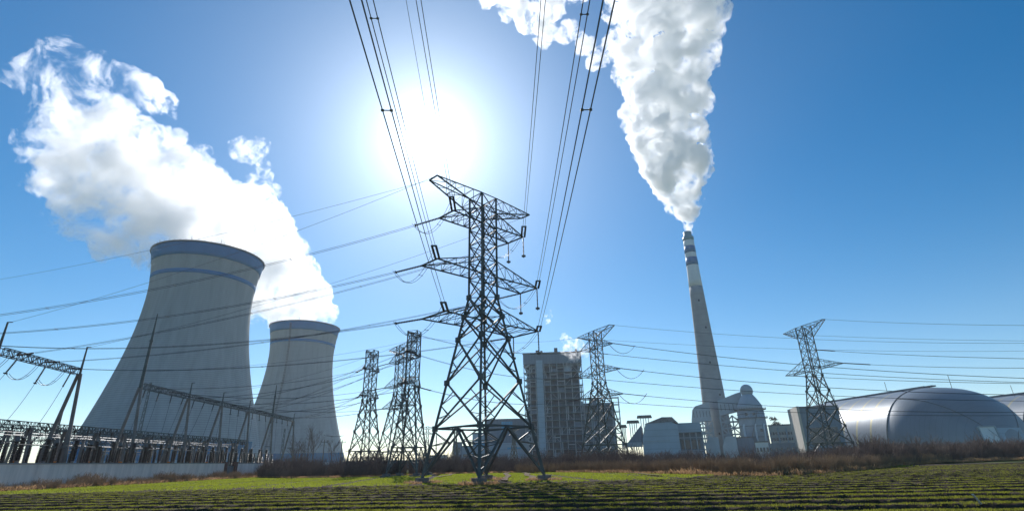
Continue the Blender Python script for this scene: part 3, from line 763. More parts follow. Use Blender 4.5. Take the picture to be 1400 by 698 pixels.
# flue gas plant round the chimney
DD = 470
def local(px, py, D0): return at(px, py, D0)
c, hw_, Hh, rz = px_span(1012, 1050, 566, DD, 590)
ab = empty('absorber_tower', c, rz, 'domed round absorber tower right of the chimney base', 'absorber tower')
rA = hw_ * 1.02
m = MB(); m.lathe([(rA, 0), (rA * .99, 27), (rA * .97, 36), (.1, 36), (.1, 0)], 40); m.build('body', GALV, ab, True)
m = MB(); m.lathe([(rA * .97, 36.01), (rA * .9, 40), (rA * .60, 45.5), (rA * .38, 48.5), (.1, 49.5), (.1, 36.01)], 40); m.build('cone_roof', GALV, ab, True)
m = MB(); m.lathe([(rA * .47 * math.cos(t), 51.4 + rA * .50 * math.sin(t)) for t in np.linspace(-.7, 1.5, 12)] + [(.1, 51.4 + rA * .5), (.1, 48.6)], 32); m.build('dome_cap', GALV, ab, True)
for z in (30, 36.5):
    m = MB(); m.lathe([(rA + .1, z), (rA + 1.6, z), (rA + 1.6, z + .4), (rA + .1, z + .4)], 40)
    for k in range(36):
        t = 2 * math.pi * k / 36; m.bar(((rA + 1.5) * math.cos(t), (rA + 1.5) * math.sin(t), z + .4), ((rA + 1.5) * math.cos(t), (rA + 1.5) * math.sin(t), z + 1.6), .15)
    m.build('ring_platform', STEEL2, ab)
for x in (-6.5, 1.5, 7.5):
    m = MB(); yy_ = -math.sqrt(max(1, rA ** 2 - x ** 2)) - .6
    m.tube([(x + 0, yy_, 0), (x, yy_, 24), (x + .6, yy_ + .5, 25.5)], .75, 10); m.build('riser_pipe', WHITE, ab)
for z in (8, 16, 24, 33):
    m = MB(); m.lathe([(rA + .02, z), (rA + .22, z), (rA + .22, z + .35), (rA + .02, z + .35)], 40); m.build('stiffener_ring', STEEL2, ab)
for k, (a, z) in enumerate(((-1.9, 32), (-1.35, 32), (-1.0, 20), (-2.1, 12), (-1.5, 5))):
    m = MB(); m.box((rA + .1) * math.cos(a) - .9, (rA + .1) * math.cos(a) + .9, (rA + .1) * math.sin(a) - .3, (rA + .1) * math.sin(a) + .5, z, z + 1.9); m.build('hatch', WIN, ab)
m = MB()
for k in range(22):
    a = -2.3 + k * .055; z = k * 1.6; p = Vector(((rA + .9) * math.cos(a), (rA + .9) * math.sin(a), z)); q = Vector(((rA + .9) * math.cos(a + .055), (rA + .9) * math.sin(a + .055), z + 1.6)); m.bar(p, q, .5, .25)
m.build('spiral_stair', STEEL2, ab)
# duct from chimney to absorber on a lattice frame
def framed_duct(name, label, x0, x1, zlo, D0, roofpts):
    c, hw_, _, rz = px_span(x0, x1, 560, D0, 580)
    g = empty(name, c, rz, label, 'flue duct', 'raised flue ducts on lattice frames')
    b_ = MB(); b_.prism([(hw_ * px_, z) for px_, z in roofpts], 0, 9); b_.build('duct', GALV, g)
    b_ = MB()
    for x in np.linspace(-hw_ * .8, hw_ * .9, 6): b_.box(x - .2, x + .2, -.3, -.02, zlo + 4, zlo + 9)
    b_.build('stiffener', STEEL2, g)
    b_ = MB(); xs = np.linspace(-hw_, hw_, 5); zs = np.linspace(0, zlo, 8)
    for yb in (.3, 8.5):
        for x in xs: b_.box(x - .5, x + .5, yb, yb + .7, 0, zlo - .01)
        for z in zs[1:-1]: b_.box(-hw_, hw_, yb + .05, yb + .6, z - .45, z + .45)
        for i in range(4):
            for j in range(7):
                if (i + j) % 2: b_.bar((xs[i], yb + .3, zs[j]), (xs[i + 1], yb + .3, zs[j + 1]), .55)
                else: b_.bar((xs[i + 1], yb + .3, zs[j]), (xs[i], yb + .3, zs[j + 1]), .55)
    b_.build('support_frame', FRAME, g); return g
framed_duct('flue_duct', 'rising grey duct between the chimney and the domed absorber tower', 986, 1020, 34, 480, [(-1, 34), (1.05, 38), (1.05, 52), (.6, 51), (-1, 46)])
framed_duct('flue_duct', 'grey duct with rounded end left of the chimney', 948, 974, 30, 485, [(-1, 18), (-1.15, 31), (-.9, 40), (-.55, 43), (1, 46), (1, 31), (-.55, 30), (-.6, 18)])
# fan housings at the foot
for i, (x0, x1, yt, dd, lab) in enumerate(((963, 982, 597, 430, 'left faceted fan housing at the foot of the chimney'), (986, 1006, 596, 436, 'right faceted fan housing at the foot of the chimney'))):
    c, hw_, Hh, rz = px_span(x0, x1, yt, dd)
    g = empty('fan_housing', c, rz, lab, 'fan housing', 'fan housings at the chimney foot')
    b_ = MB(); b_.prism([(-hw_, 1.5), (-hw_, Hh * .6), (-hw_ * .4, Hh), (hw_, Hh), (hw_, Hh * .25), (hw_ * .4, 1.5)], 0, 10); b_.build('casing', LGALV, g)
    b_ = MB(); b_.box(-hw_ * .8, hw_ * .8, 1, 9, -.2, 1.49); b_.build('plinth', CONC, g)
b0, hw_, Hh = building('duct_building', 1004, 1030, 598, 445, 16, CLAD, 'low grey duct building in front of the absorber tower')
part_box(b0, 'door', WIN, -hw_ * .3, hw_ * .1, -.2, -.05, 0, 4)
b0, hw_, Hh = building('white_low_building', 1032, 1050, 604, 425, 10, WHITE, 'small white flat roofed building with a row of dark windows')
for x in np.linspace(-hw_ * .75, hw_ * .75, 4): part_box(b0, 'window', WIN, x - .6, x + .6, -.15, -.03, Hh * .45, Hh * .7)
# long beige building
b0, hw_, Hh = building('long_beige_building', 1050, 1086, 581, 470, 14, BEIGE, 'long beige building with rows of windows right of the absorber tower')
for z in (.35, .55, .72):
    for x in np.linspace(-hw_ * .92, hw_ * .92, 9): part_box(b0, 'window', WIN, x - .75, x + .75, -.15, -.03, Hh * z, Hh * z + 2.0)
for x in np.linspace(-hw_ * .95, hw_ * .95, 4): part_box(b0, 'pilaster', FRAME, x - .5, x + .5, -.8, -.2, 0, Hh * .93)
c, hw_, Hh, rz = px_span(1050, 1142, 604, 420)
w0 = empty('boundary_wall', c, rz, 'blue grey boundary wall with small openings in front of the beige building', 'wall')
part_box(w0, 'wall', CLAD, -hw_, hw_, 0, .5, -.3, Hh)
for x in np.linspace(-hw_ * .95, hw_ * .95, 12): part_box(w0, 'opening', WIN, x - .5, x + .5, -.06, -.01, Hh * .55, Hh * .72)
# transfer house
b0, hw_, Hh = building('transfer_house', 1091, 1146, 556, 400, 26, CLAD, 'box shaped grey transfer house behind the right pylon', twist=R(14))
part_box(b0, 'side_wall', BEIGE, -hw_ - 1.5, -hw_ - .01, -1, 27, 0, Hh + 1)
part_box(b0, 'dark_panel', WIN, -hw_ * .7, hw_ * .75, -.3, -.03, Hh * .25, Hh * .6)

# ------------------------------------------------------------------ domed sheds
def shed_mat():
    m = bpy.data.materials.new('membrane_cladding'); m.use_nodes = True; n = m.node_tree; n.nodes.clear(); N = n.nodes.new; L = n.links.new
    o = N('ShaderNodeOutputMaterial'); b = N('ShaderNodeBsdfPrincipled'); b.inputs['Roughness'].default_value = .42; b.inputs['Metallic'].default_value = .3
    t = N('ShaderNodeTexCoord'); s = N('ShaderNodeSeparateXYZ'); L(t.outputs['Object'], s.inputs[0])
    z = N('ShaderNodeTexNoise'); z.inputs['Scale'].default_value = .07; z.inputs['Detail'].default_value = 7; L(t.outputs['Object'], z.inputs['Vector'])
    q = N('ShaderNodeMath'); q.operation = 'DIVIDE'; q.inputs[1].default_value = 13; L(s.outputs['Y'], q.inputs[0])
    fr = N('ShaderNodeMath'); fr.operation = 'FRACT'; L(q.outputs[0], fr.inputs[0])
    g = N('ShaderNodeMath'); g.operation = 'LESS_THAN'; g.inputs[1].default_value = .13; L(fr.outputs[0], g.inputs[0])
    pos = N('ShaderNodeMath'); pos.operation = 'GREATER_THAN'; pos.inputs[1].default_value = 2; L(s.outputs['Y'], pos.inputs[0])
    g2 = N('ShaderNodeMath'); g2.operation = 'MULTIPLY'; L(g.outputs[0], g2.inputs[0]); L(pos.outputs[0], g2.inputs[1])
    g3 = N('ShaderNodeMath'); g3.operation = 'MULTIPLY'; g3.inputs[1].default_value = .75; L(g2.outputs[0], g3.inputs[0])
    mr = N('ShaderNodeMapRange'); mr.inputs[3].default_value = .8; mr.inputs[4].default_value = 1.2; L(z.outputs['Fac'], mr.inputs[0])
    # rolled sheets: thin seams
    q2 = N('ShaderNodeMath'); q2.operation = 'FRACT'; q3 = N('ShaderNodeMath'); q3.operation = 'DIVIDE'; q3.inputs[1].default_value = 2.2; L(s.outputs['Y'], q3.inputs[0]); L(q3.outputs[0], q2.inputs[0])
    s2 = N('ShaderNodeMath'); s2.operation = 'LESS_THAN'; s2.inputs[1].default_value = .12; L(q2.outputs[0], s2.inputs[0])
    s3 = N('ShaderNodeMath'); s3.operation = 'MULTIPLY_ADD'; s3.inputs[1].default_value = -.08; L(s2.outputs[0], s3.inputs[0]); L(mr.outputs[0], s3.inputs[2])
    mi = N('ShaderNodeMix'); mi.data_type = 'RGBA'; mi.inputs[6].default_value = (.21, .24, .265, 1); mi.inputs[7].default_value = (.42, .36, .17, 1); L(g3.outputs[0], mi.inputs[0])
    sc_ = N('ShaderNodeVectorMath'); sc_.operation = 'SCALE'; L(mi.outputs[2], sc_.inputs[0]); L(s3.outputs[0], sc_.inputs['Scale'])
    L(sc_.outputs[0], b.inputs['Base Color'])
    bp = N('ShaderNodeBump'); bp.inputs['Strength'].default_value = .25; bp.inputs['Distance'].default_value = .4; L(z.outputs['Fac'], bp.inputs['Height']); L(bp.outputs[0], b.inputs['Normal'])
    L(b.outputs[0], o.inputs[0]); return m
SHED = shed_mat()
def make_shed(label):
    root = empty('domed_shed', (0, 0, 0), 0, label, 'storage shed', 'arched coal storage sheds')
    A_, Hs, LEN, CAP = 48, 45, 100, 42
    V = []; F = []; NS = 48; rows = []
    for y in np.linspace(LEN, 0, 26): rows.append(('b', y, 1.0))
    for t in np.linspace(0, math.pi / 2, 22)[1:-1]: rows.append(('c', -CAP * math.sin(t), math.cos(t)))
    def cs(k, s_):
        t = math.pi * k / NS; e = .82
        cx, cz = math.cos(t), math.sin(t)
        return (A_ * s_ * math.copysign(abs(cx) ** e, cx), Hs * (s_ ** .9) * cz ** e)
    for kind, y, s_ in rows:
        for k in range(NS + 1):
            x, z = cs(k, s_); V.append((x, y, z))
    nr = len(rows); nb = 26
    for i in range(nr - 1):
        for k in range(NS):
            a = i * (NS + 1) + k; F.append((a, a + 1, a + NS + 2, a + NS + 1))
    Fb = [f for f in F if f[0] < (nb - 1) * (NS + 1)]; Fc = [f for f in F if f[0] >= (nb - 1) * (NS + 1)]
    last = (nr - 1) * (NS + 1); V.append((0, -CAP, 0)); apex = len(V) - 1
    for k in range(NS): Fc.append((last + k, last + k + 1, apex))
    m = MB(); m.v = V; m.f = Fb + [tuple(range(NS + 1))]; m.build('barrel_roof', SHED, root, True)
    m = MB(); m.v = V; m.f = Fc; m.build('rounded_end', SHED, root, True)
    # seams where the dome meets the barrel
    m = MB()
    for y, s_ in ((0, 1.0), (-.35, 1.0)):
        pts = [(cs(k, s_)[0] * 1.003, y, cs(k, s_)[1] * 1.003 + .05) for k in range(NS + 1)]
    m.tube(pts, .3, 5); m.build('end_seam', STEEL2, root)
    for kk in (14, 34):
        m = MB(); pts = []
        for t in np.linspace(0, 1.45, 16):
            s_ = math.cos(t); x, z = cs(kk, s_); pts.append((x * 1.004, -CAP * math.sin(t) * 1.004, z * 1.004 + .05))
        m.tube(pts, .16, 5); m.build('dome_seam', STEEL2, root)
    m = MB(); m.box(-2.5, 2.5, 4, LEN + 6, Hs + .02, Hs + 2.0); m.box(-1.9, 1.9, -2, 3.98, Hs + .9, Hs + 1.8); m.build('ridge_gallery', DARK, root)
    for (x, y) in ((-30, 60), (10, -6), (-18, 20)):
        k = min(range(NS + 1), key=lambda q: abs(cs(q, 1)[0] - x)); z = cs(k, 1)[1]
        m = MB(); m.tube([(x, y, z - 1), (x, y, z + 9)], .18, 5); m.build('lightning_rod', STEEL2, root)
    # loading door on the rounded end
    def endp(x, z, off=0):
        # y on the cap for given x,z (numeric)
        lo, hi = 0.0, math.pi / 2
        for _ in range(40):
            t = (lo + hi) / 2; s_ = max(math.cos(t), 1e-6)
            zr = max(0, min(1, z / (Hs * s_ ** .9))) ** (1 / .82); xm = A_ * s_ * max(0, 1 - zr * zr) ** .41
            if xm > abs(x) and z < Hs * s_ ** .9: lo = t
            else: hi = t
        return -CAP * math.sin(lo) - off
    y0 = endp(2, 5) ; y1 = endp(13, 5)
    for nm, xa, xb, za, zb, mm in (('door', -17, -7, 3, 16.5, WHITE), ('panel', -6, 13, 3, 15.5, CLAD2)):
        m = MB(); ya, yb = endp(xa, za, .8), endp(xb, za, .8); yc, yd = endp(xa, zb, .8), endp(xb, zb, .8)
        fr_ = [(xa, ya, za), (xb, yb, za), (xb, yd, zb), (xa, yc, zb)]
        m.add(fr_ + [(x, y + 2.5, z) for x, y, z in fr_], [(0, 1, 2, 3), (4, 7, 6, 5), (0, 4, 5, 1), (1, 5, 6, 2), (2, 6, 7, 3), (3, 7, 4, 0)]); d_ = m.build(nm, mm, root)
        if nm == 'door':
            m = MB()
            for p, q in ((0, 1), (1, 2), (2, 3), (3, 0)): m.bar(Vector(fr_[p]) + Vector((0, -.2, 0)), Vector(fr_[q]) + Vector((0, -.2, 0)), .7)
            o_ = m.build('door_frame', FRAME, d_)
    return root
shed = make_shed('silver arched coal shed with rounded end and white loading door at the right')
SHR = math.atan2(16, -96)
shed.location = (299, 386, 0); shed.rotation_euler.z = R(9.5)
s2 = copy_tree(shed, None, 'second silver arched shed cut by the right edge of the picture, behind the first')
s2.location = (428, 425, 0)

# ------------------------------------------------------------------ switchyard wall and equipment
wl = empty('boundary_wall', (-60, 36, 0), 0, 'long pale rendered wall along the front of the switchyard', 'wall')
L_ = 112
m = MB(); m.box(0, -.3, 0, 79, -.5, 2.85); m.box(0, -.3, 84, L_, -.5, 2.85); m.build('wall', WALLM, wl)
m = MB(); m.box(.08, -.38, 0, 79, 2.853, 3.0); m.box(.08, -.38, 84, L_, 2.853, 3.0); m.build('coping', CONC, wl)
for y in (79.0, 83.2):
    m = MB(); m.box(.25, -.55, y + .003, y + .8, -.5, 3.2); m.build('gate_post', BRICK, wl)
m = MB()
m = MB(); m.box(-.1, -.2, 79.8, 83.2, 0, 2.4); m.build('gate', STEEL2, wl)
# plain grey fence shed? (none)

def busbar_row(x, ys, z, label):
    root = empty('busbar_gantry', (x, ys[0], 0), 0, label, 'busbar gantry', 'low lattice busbar frames of the switchyard')
    for i, y in enumerate(ys):
        for s_ in (-.85, .85):
            m = MB(); m.tube([(s_, y - ys[0], 0), (s_ * .25, y - ys[0], z - .3)], [.27, .22], 7); m.build('post', POLE, root)
        if i: beam_mesh((0, ys[i - 1] - ys[0] + .15, z), (0, y - ys[0] - .15, z), .95, .5, 8, .085).build('lattice_beam', STEEL, root)
    return root
busbar_row(-70, [46 + 6.5 * k for k in range(16)], 8.2, 'front low lattice beam row just behind the wall')
busbar_row(-80, [50 + 9 * k for k in range(11)], 8.6, 'middle low lattice beam row of the switchyard')
busbar_row(-92, [56 + 9 * k for k in range(11)], 9.2, 'rear low lattice beam row of the switchyard')
def cross_beam(y, label):
    root = empty('busbar_gantry', (-70.6, y, 0), 0, label, 'busbar gantry', 'low lattice busbar frames of the switchyard')
    beam_mesh((0, 0, 7.2), (-30, 0, 7.2), .8, .6, 24, .085).build('lattice_beam', STEEL, root)
    for x in (-.2, -10, -20, -30):
        m = MB(); m.tube([(x, 0, 0), (x, 0, 6.85)], .2, 7); m.build('post', POLE, root)
for i, y in enumerate((54, 66, 74, 90, 106, 122, 138)): cross_beam(y, 'low lattice beam running back from the wall, number of bays away from the left edge hidden by poles')
for o in C.objects:
    if o.get('label', '').startswith('low lattice beam running back'): o['label'] = 'low lattice beam running back from the switchyard wall among the dark posts'; o['group'] = 'lattice beams running back from the wall'

# disconnector: steel stand, two or three porcelain stacks, blade arm
def make_switch():
    root = empty('disconnector', (0, 0, 0), 0, 'dark porcelain disconnector switch on concrete stand behind the wall', 'disconnector', 'dark porcelain switches standing behind the wall')
    for y in (-.9, .9):
        m = MB(); m.tube([(0, y, 0), (0, y, 2.5)], .17, 8); m.build('stand', POLE, root)
    m = MB(); m.box(-.15, .15, -1.3, 1.3, 2.503, 2.75); m.build('base_beam', STEEL, root)
    for y in (-1.05, 1.05):
        pts = []; rs = []
        for k in range(13):
            for d_, q in ((0, .09), (.4, .19), (.7, .19), (.98, .09)): pts.append((0, y, 2.75 + (k + d_) * .17)); rs.append(q)
        m = MB(); m.tube(pts, rs, 8); m.build('porcelain_stack', PORC, root)
        m = MB(); m.cyl((0, y), .17, 5.0, 5.2, 8); m.build('terminal', STEEL, root)
    m = MB(); m.tube([(0, -1.05, 5.28), (0, 1.05, 5.28)], .06, 6); m.build('blade', STEEL, root)
    return root
sw = make_switch(); n_ = 0
spots = []
for x, y0, y1, st in ((-63.5, 46, 146, 3.6), (-75, 50, 140, 4.3), (-86, 56, 140, 5.0)):
    y = y0
    while y < y1: spots.append((x + random.uniform(-.2, .2), y)); y += st
for i, (x, y) in enumerate(spots):
    o = sw if i == 0 else copy_tree(sw)
    o.location = (x, y, 0)
def make_ct():
    root = empty('instrument_transformer', (0, 0, 0), 0, 'tall dark instrument transformer with orange terminal box behind the wall', 'transformer', 'instrument transformers in the switchyard')
    m = MB(); m.box(-.3, .3, -.3, .3, 0, 2.3); m.build('pedestal', POLE, root)
    m = MB(); m.box(-.4, .4, -.4, .4, 2.303, 3.0); m.build('tank', STEEL2, root)
    pts = []; rs = []
    for k in range(14):
        for d_, q in ((0, .16), (.4, .28), (.7, .28), (.98, .16)): pts.append((0, 0, 3.0 + (k + d_) * .2)); rs.append(q)
    m = MB(); m.tube(pts, rs, 8); m.build('porcelain_stack', PORC, root)
    m = MB(); m.cyl((0, 0), .3, 5.8, 6.3, 8, .2); m.build('head', STEEL2, root)
    m = MB(); m.box(.42, .75, -.22, .22, 2.95, 3.35); m.build('terminal_box', ORANGE, root)
    return root
ORANGE = mat('orange_paint', (.75, .22, .03), .6, 0, .1, 2)
ctp = make_ct(); i = 0
for y in np.arange(47, 150, 6.5):
    o = ctp if i == 0 else copy_tree(ctp); i += 1
    o.location = (-66.3, float(y), 0)
def make_arrester():
    root = empty('surge_arrester', (0, 0, 0), 0, 'tall black ribbed surge arrester on a pole behind the wall', 'surge arrester', 'tall black arresters on poles in the switchyard')
    m = MB(); m.tube([(0, 0, 0), (0, 0, 3.4)], [.26, .22], 8); m.build('pole', POLE, root)
    pts = []; rs = []
    for k in range(14):
        for d_, q in ((0, .2), (.4, .33), (.7, .33), (.98, .2)): pts.append((0, 0, 3.4 + (k + d_) * .2)); rs.append(q)
    m = MB(); m.tube(pts, rs, 8); m.build('porcelain_stack', PORC, root)
    m = MB(); m.tube([(0, 0, 6.2), (0, .9, 6.9), (0, 1.8, 7.3)], .05, 5); m.build('top_lead', WIREM, root)
    m = MB(); m.tube([(0, -.3, 6.25), (0, .3, 6.25)], .12, 8); m.build('grading_bar', STEEL, root)
    return root
arr = make_arrester(); i = 0
for x, y0, st in ((-65.0, 47.5, 4.2), (-73, 50, 5.5), (-78, 52, 6.5)):
    for y in np.arange(y0, 146, st):
        o = arr if i == 0 else copy_tree(arr); i += 1
        o.location = (x + random.uniform(-.4, .4), float(y) + random.uniform(-.6, .6), 0)
for y in np.arange(51.5, 76, 5.2):
    a_ = gpt(float(y), 13.7, -.5); jumper('curved jumper wire slung below the left gantry beam', a_, a_ + Vector((-.6, 4.6, 1.9)), 1.3, .035, group='jumper wires below the left gantry beam')
# looped leads from the gantry beams down to the equipment
lg = 'slack drop leads in the switchyard'
i = 0
for y in list(np.arange(52, 80, 5.2)) + list(np.arange(97, 175, 4.3)):
    A = gpt(y, 15.6, -.3); Bp = Vector((-67.2 - random.uniform(0, 4), y - random.uniform(.2, 1.6), 6.4)); 
    line('thin slack lead hanging from the gantry beam down to the switches', A, Bp, random.uniform(.8, 2.0), False, .03, 1.6 if y < 80 else 1.0, 0, (), .3, 'drop lead', lg, name='drop_lead', n=12)
for x, y0, y1, z in ((-70.4, 48, 140, 7.4), (-71.6, 50, 138, 7.1), (-80.5, 52, 138, 7.9), (-81.5, 52, 138, 6.6), (-92, 58, 140, 8.2)):
    line('slender busbar running along the low lattice frames', (x, y0, z), (x, y1, z), .2, False, .045, 0, 0, (), .3, 'busbar', 'busbars along the low lattice frames', name='busbar', n=20)
# arched jumpers on the low frames: loops between neighbouring insulators
lp0 = None
for x in (-69.3, -79.3):
    for y in np.arange(48, 140, 2.7):
        if lp0 is None:
            lp0 = empty('connection_loop', (0, 0, 0), 0, 'short bowed connection loop hanging from a low lattice beam', 'connection loop', 'short loops below the low lattice beams')
            m = MB(); m.tube(catenary((0, 0, 0), (0, 2.2, .0), 1.3, 10), .04, 5); m.build('cable', WIREM, lp0)
            m = MB(); m.tube([(0, 0, .5), (0, 0, -.1)], .11, 6); m.build('insulator', PORC, lp0); o = lp0
        else: o = copy_tree(lp0)
        o.location = (x, float(y), 7.5)
# slim lightning masts behind the switchyard
def slim_mast(px, yt, D, label, thick=.5):
    t = at(px, yt, D); root = empty('lattice_mast', (t.x, t.y, 0), 0, label, 'mast')
    m = MB(); h = t.z; n = int(h / 1.6)
    for k in range(n):
        z0, z1 = h * k / n, h * (k + 1) / n; w0, w1 = thick * (1 - .6 * k / n), thick * (1 - .6 * (k + 1) / n)
        c0 = [(w0 * a, w0 * b, z0) for a, b in ((-1, -1), (1, -1), (0, 1))]; c1 = [(w1 * a, w1 * b, z1) for a, b in ((-1, -1), (1, -1), (0, 1))]
        for q in range(3): m.bar(c0[q], c1[q], .12); m.bar(c0[q], c1[(q + 1) % 3], .08)
    m.build('lattice_shaft', STEEL2, root); return root
slim_mast(207, 522, 175, 'slim lattice mast standing in front of the nearer cooling tower')
slim_mast(390, 585, 210, 'slim lattice mast in front of the gap between the cooling towers')
slim_mast(86, 560, 140, 'slim lattice mast at the left, above the low switchyard frames', .3)

# far pylons and poles on the horizon
def far_pole(px, yt, D, label):
    t = at(px, yt, D); root = empty('utility_pole', (t.x, t.y, 0), 0, label, 'utility pole', 'utility poles beyond the hedge')
    m = MB(); m.tube([(0, 0, 0), (0, 0, t.z)], [.22, .14], 7); m.build('shaft', POLE, root)
    m = MB(); m.bar((-1.2, 0, t.z - .8), (1.2, 0, t.z - .8), .16); m.build('crossbar', STEEL2, root)
    for x in (-1.1, 0, 1.1):
        m = MB(); m.tube([(x, 0, t.z - .72), (x, 0, t.z - .3)], .07, 6); m.build('pin_insulator', PORC, root)
    return root
p1_ = far_pole(444, 600, 190, 'left utility pole of the pair below the farther cooling tower'); p2_ = far_pole(468, 601, 195, 'right utility pole of the pair below the farther cooling tower')
far_pole(477, 613, 215, 'short utility pole just right of the farther cooling tower')
line('twin wires between the two utility poles', p1_.location + Vector((0, 0, 11.5)), p2_.location + Vector((0, 0, 11.5)), .4, True, .05, 0, 0, (), 1.2)
mk, tipF = make_pylon('distant_pylon', 'tiny pylon far away between the legs of the foreground pylon', 'pylon', 'tiny pylons on the horizon', 21, 1.9, 14, .6, [(20.6, 4.2, .4, 1.2, True), (17, 3.2, .4, 1.2, False)], 4.0, (7, 10.5), 2.4, 1.1)
mk.location = at(622, 632, 300); mk.location.z = 0; mk.rotation_euler.z = .4
for px, D, yaw, lab in ((583, 300, .2, 'tiny pylon far away left of the leg of the foreground pylon'), (703, 330, .6, 'tiny pylon in front of the turbine hall')):
    o = copy_tree(mk, None, lab); o.location = at(px, 632, D); o.location.z = 0; o.rotation_euler.z = yaw
slim_mast(500, 590, 260, 'slim mast on the horizon left of the narrow pylons', .35)
slim_mast(597, 590, 280, 'slim mast on the horizon behind the left leg of the foreground pylon', .35)

# ------------------------------------------------------------------ hedge of bare shrubs and straw margin
TWIG = mat('bare_twigs', (.18, .13, .105), .9, 0, .35, .4)
TWIG2 = mat('dry_weed_stems', (.34, .23, .135), .9, 0, .4, .8)
def shrub_proto(h, n, spread, rb, seed):
    r_ = random.Random(seed); m = MB()
    for _ in range(n):
        a = r_.uniform(0, 6.283); q = r_.uniform(0, .25) * spread; p = Vector((q * math.cos(a), q * math.sin(a), 0))
        d = Vector((math.cos(a) * r_.uniform(.05, .5), math.sin(a) * r_.uniform(.05, .5), 1)).normalized(); L = h * r_.uniform(.6, 1.1)
        pts = [p]
        for k in range(3): pts.append(pts[-1] + d * L / 3); d = (d + Vector((r_.uniform(-.25, .25), r_.uniform(-.25, .25), .1))).normalized()
        m.tube(pts, [rb, rb * .8, rb * .6, rb * .3], 3, False)
        for _k in range(4):
            t = r_.uniform(.25, .95); i_ = min(2, int(t * 3)); s_ = pts[i_].lerp(pts[i_ + 1], t * 3 - i_)
            e = s_ + Vector((r_.uniform(-1, 1), r_.uniform(-1, 1), r_.uniform(.5, 1.6))).normalized() * L * r_.uniform(.15, .35)
            m.tube([s_, e], [rb * .5, rb * .25], 3, False)
    return np.array(m.v), m.f
def scatter_mesh(name, protos, pts, scl, m):
    VV = []; FF = []; b = 0
    Fq = [np.array(f) for v, f in protos]
    for (x, y), s_ in zip(pts, scl):
        i = int(rng.integers(len(protos))); v = protos[i][0]; a = rng.uniform(0, 6.283); c_, s2_ = math.cos(a) * s_, math.sin(a) * s_
        V = np.stack([v[:, 0] * c_ - v[:, 1] * s2_ + x, v[:, 0] * s2_ + v[:, 1] * c_ + y, v[:, 2] * s_ - .1], 1)
        VV.append(V); FF.append(Fq[i] + b); b += len(V)
    return np_mesh(name, np.concatenate(VV), np.concatenate(FF), m)
protos = [shrub_proto(3.0, 26, 3.0, .035, s_) for s_ in range(5)]
# front edge of the hedge on the ground: (x, y) from azimuth and distance
edge = [(-24.5, 128), (-22.5, 112), (-19, 104), (-15, 101), (-11, 104), (-6, 108), (0, 104), (4, 102), (7, 97), (10.5, 88), (14, 79), (18, 72), (21, 69), (24.4, 67), (26.5, 69), (29.0, 75), (31.5, 86), (33.5, 104), (35.2, 128), (37.5, 150), (40, 165), (44, 180)]
ev = [Vector(polar(a, d)) for a, d in edge]
pts = []; scl = []
for i in range(len(ev) - 1):
    a, b_ = ev[i], ev[i + 1]; L = (b_ - a).length; nd = (a + b_).normalized()
    for k in range(int(L * 9)):
        t = random.random(); dpt = random.random() ** 1.2 * 26
        p = a.lerp(b_, t) + nd * dpt
        dd = p.length
        pts.append((p.x, p.y)); scl.append((.74 if dd < 96 else .93) * (.62 + .6 * random.random() + .18 * math.sin(p.x * .31) * math.sin(p.x * .13 + p.y * .2)) * (1.0 if dd < 110 else 1.0 + (dd - 110) * .003) * (.62 if dpt < 3 else 1) * (1.3 if random.random() < .05 else 1))
tag(scatter_mesh('bare_shrub_hedge', protos, pts, scl, TWIG), kind='stuff')
# straw verge in front of the hedge and weeds along the wall
sx = []; sy = []; sh = []
for i in range(len(ev) - 1):
    a, b_ = ev[i], ev[i + 1]; nd = (a + b_).normalized(); L = (b_ - a).length
    wid = 2.0 if i < 7 else 6.5
    for k in range(int(L * (150 if i < 7 else 110))):
        p = a.lerp(b_, random.random()) - nd * (random.random() ** 1.5 * wid - 1.5); sx.append(p.x); sy.append(p.y); sh.append(random.uniform(.25, .85) * (.5 + .5 * abs(math.sin(p.x * .37) * math.cos(p.y * .23))) if i >= 7 else random.uniform(.15, .45))
for cx_, cy_ in ((-3.46 + 6.2 * math.cos(a_), 57.8 + 6.2 * math.sin(a_)) for a_ in (0, math.pi / 2, math.pi, -math.pi / 2)):
    for k in range(420):
        a_ = random.uniform(0, 6.283); q_ = random.uniform(1.0, 1.9); sx.append(cx_ + q_ * math.cos(a_)); sy.append(cy_ + q_ * math.sin(a_)); sh.append(random.uniform(.1, .4))
for k in range(9000):
    y = random.uniform(36, 150); sx.append(-59.4 + random.random() ** 1.3 * 3.6); sy.append(y); sh.append(random.uniform(.2, .6))
tag(blades('dry_grass_verge', np.array(sx), np.array(sy), np.full(len(sx), -.05), np.array(sh), .05, 4, STRAW, .7), kind='stuff')
pr2 = [shrub_proto(1.6, 22, 1.2, .022, 50 + s_) for s_ in range(4)]
pts = []; scl = []
for k in range(1500):
    y = 38 + 112 * random.random(); dn = .5 + .5 * math.sin(y * .55) * math.sin(y * .21 + 1)
    if random.random() < .35 + .65 * dn: pts.append((-59.4 + random.random() ** 1.5 * 3.4, y)); scl.append(random.uniform(.3, .95) * (.5 + .7 * dn))
tag(scatter_mesh('roadside_weeds', pr2, pts, scl, TWIG2), kind='stuff')
pts = []; scl = []
for k in range(1500):
    i = random.randrange(6, len(ev) - 3); p = ev[i].lerp(ev[i + 1], random.random()) - (ev[i]).normalized() * (random.random() ** 1.6 * 4.5 - 1.5); pts.append((p.x, p.y)); scl.append(random.uniform(.3, 1.15))
tag(scatter_mesh('low_thicket', pr2, pts, scl, TWIG2), kind='stuff')
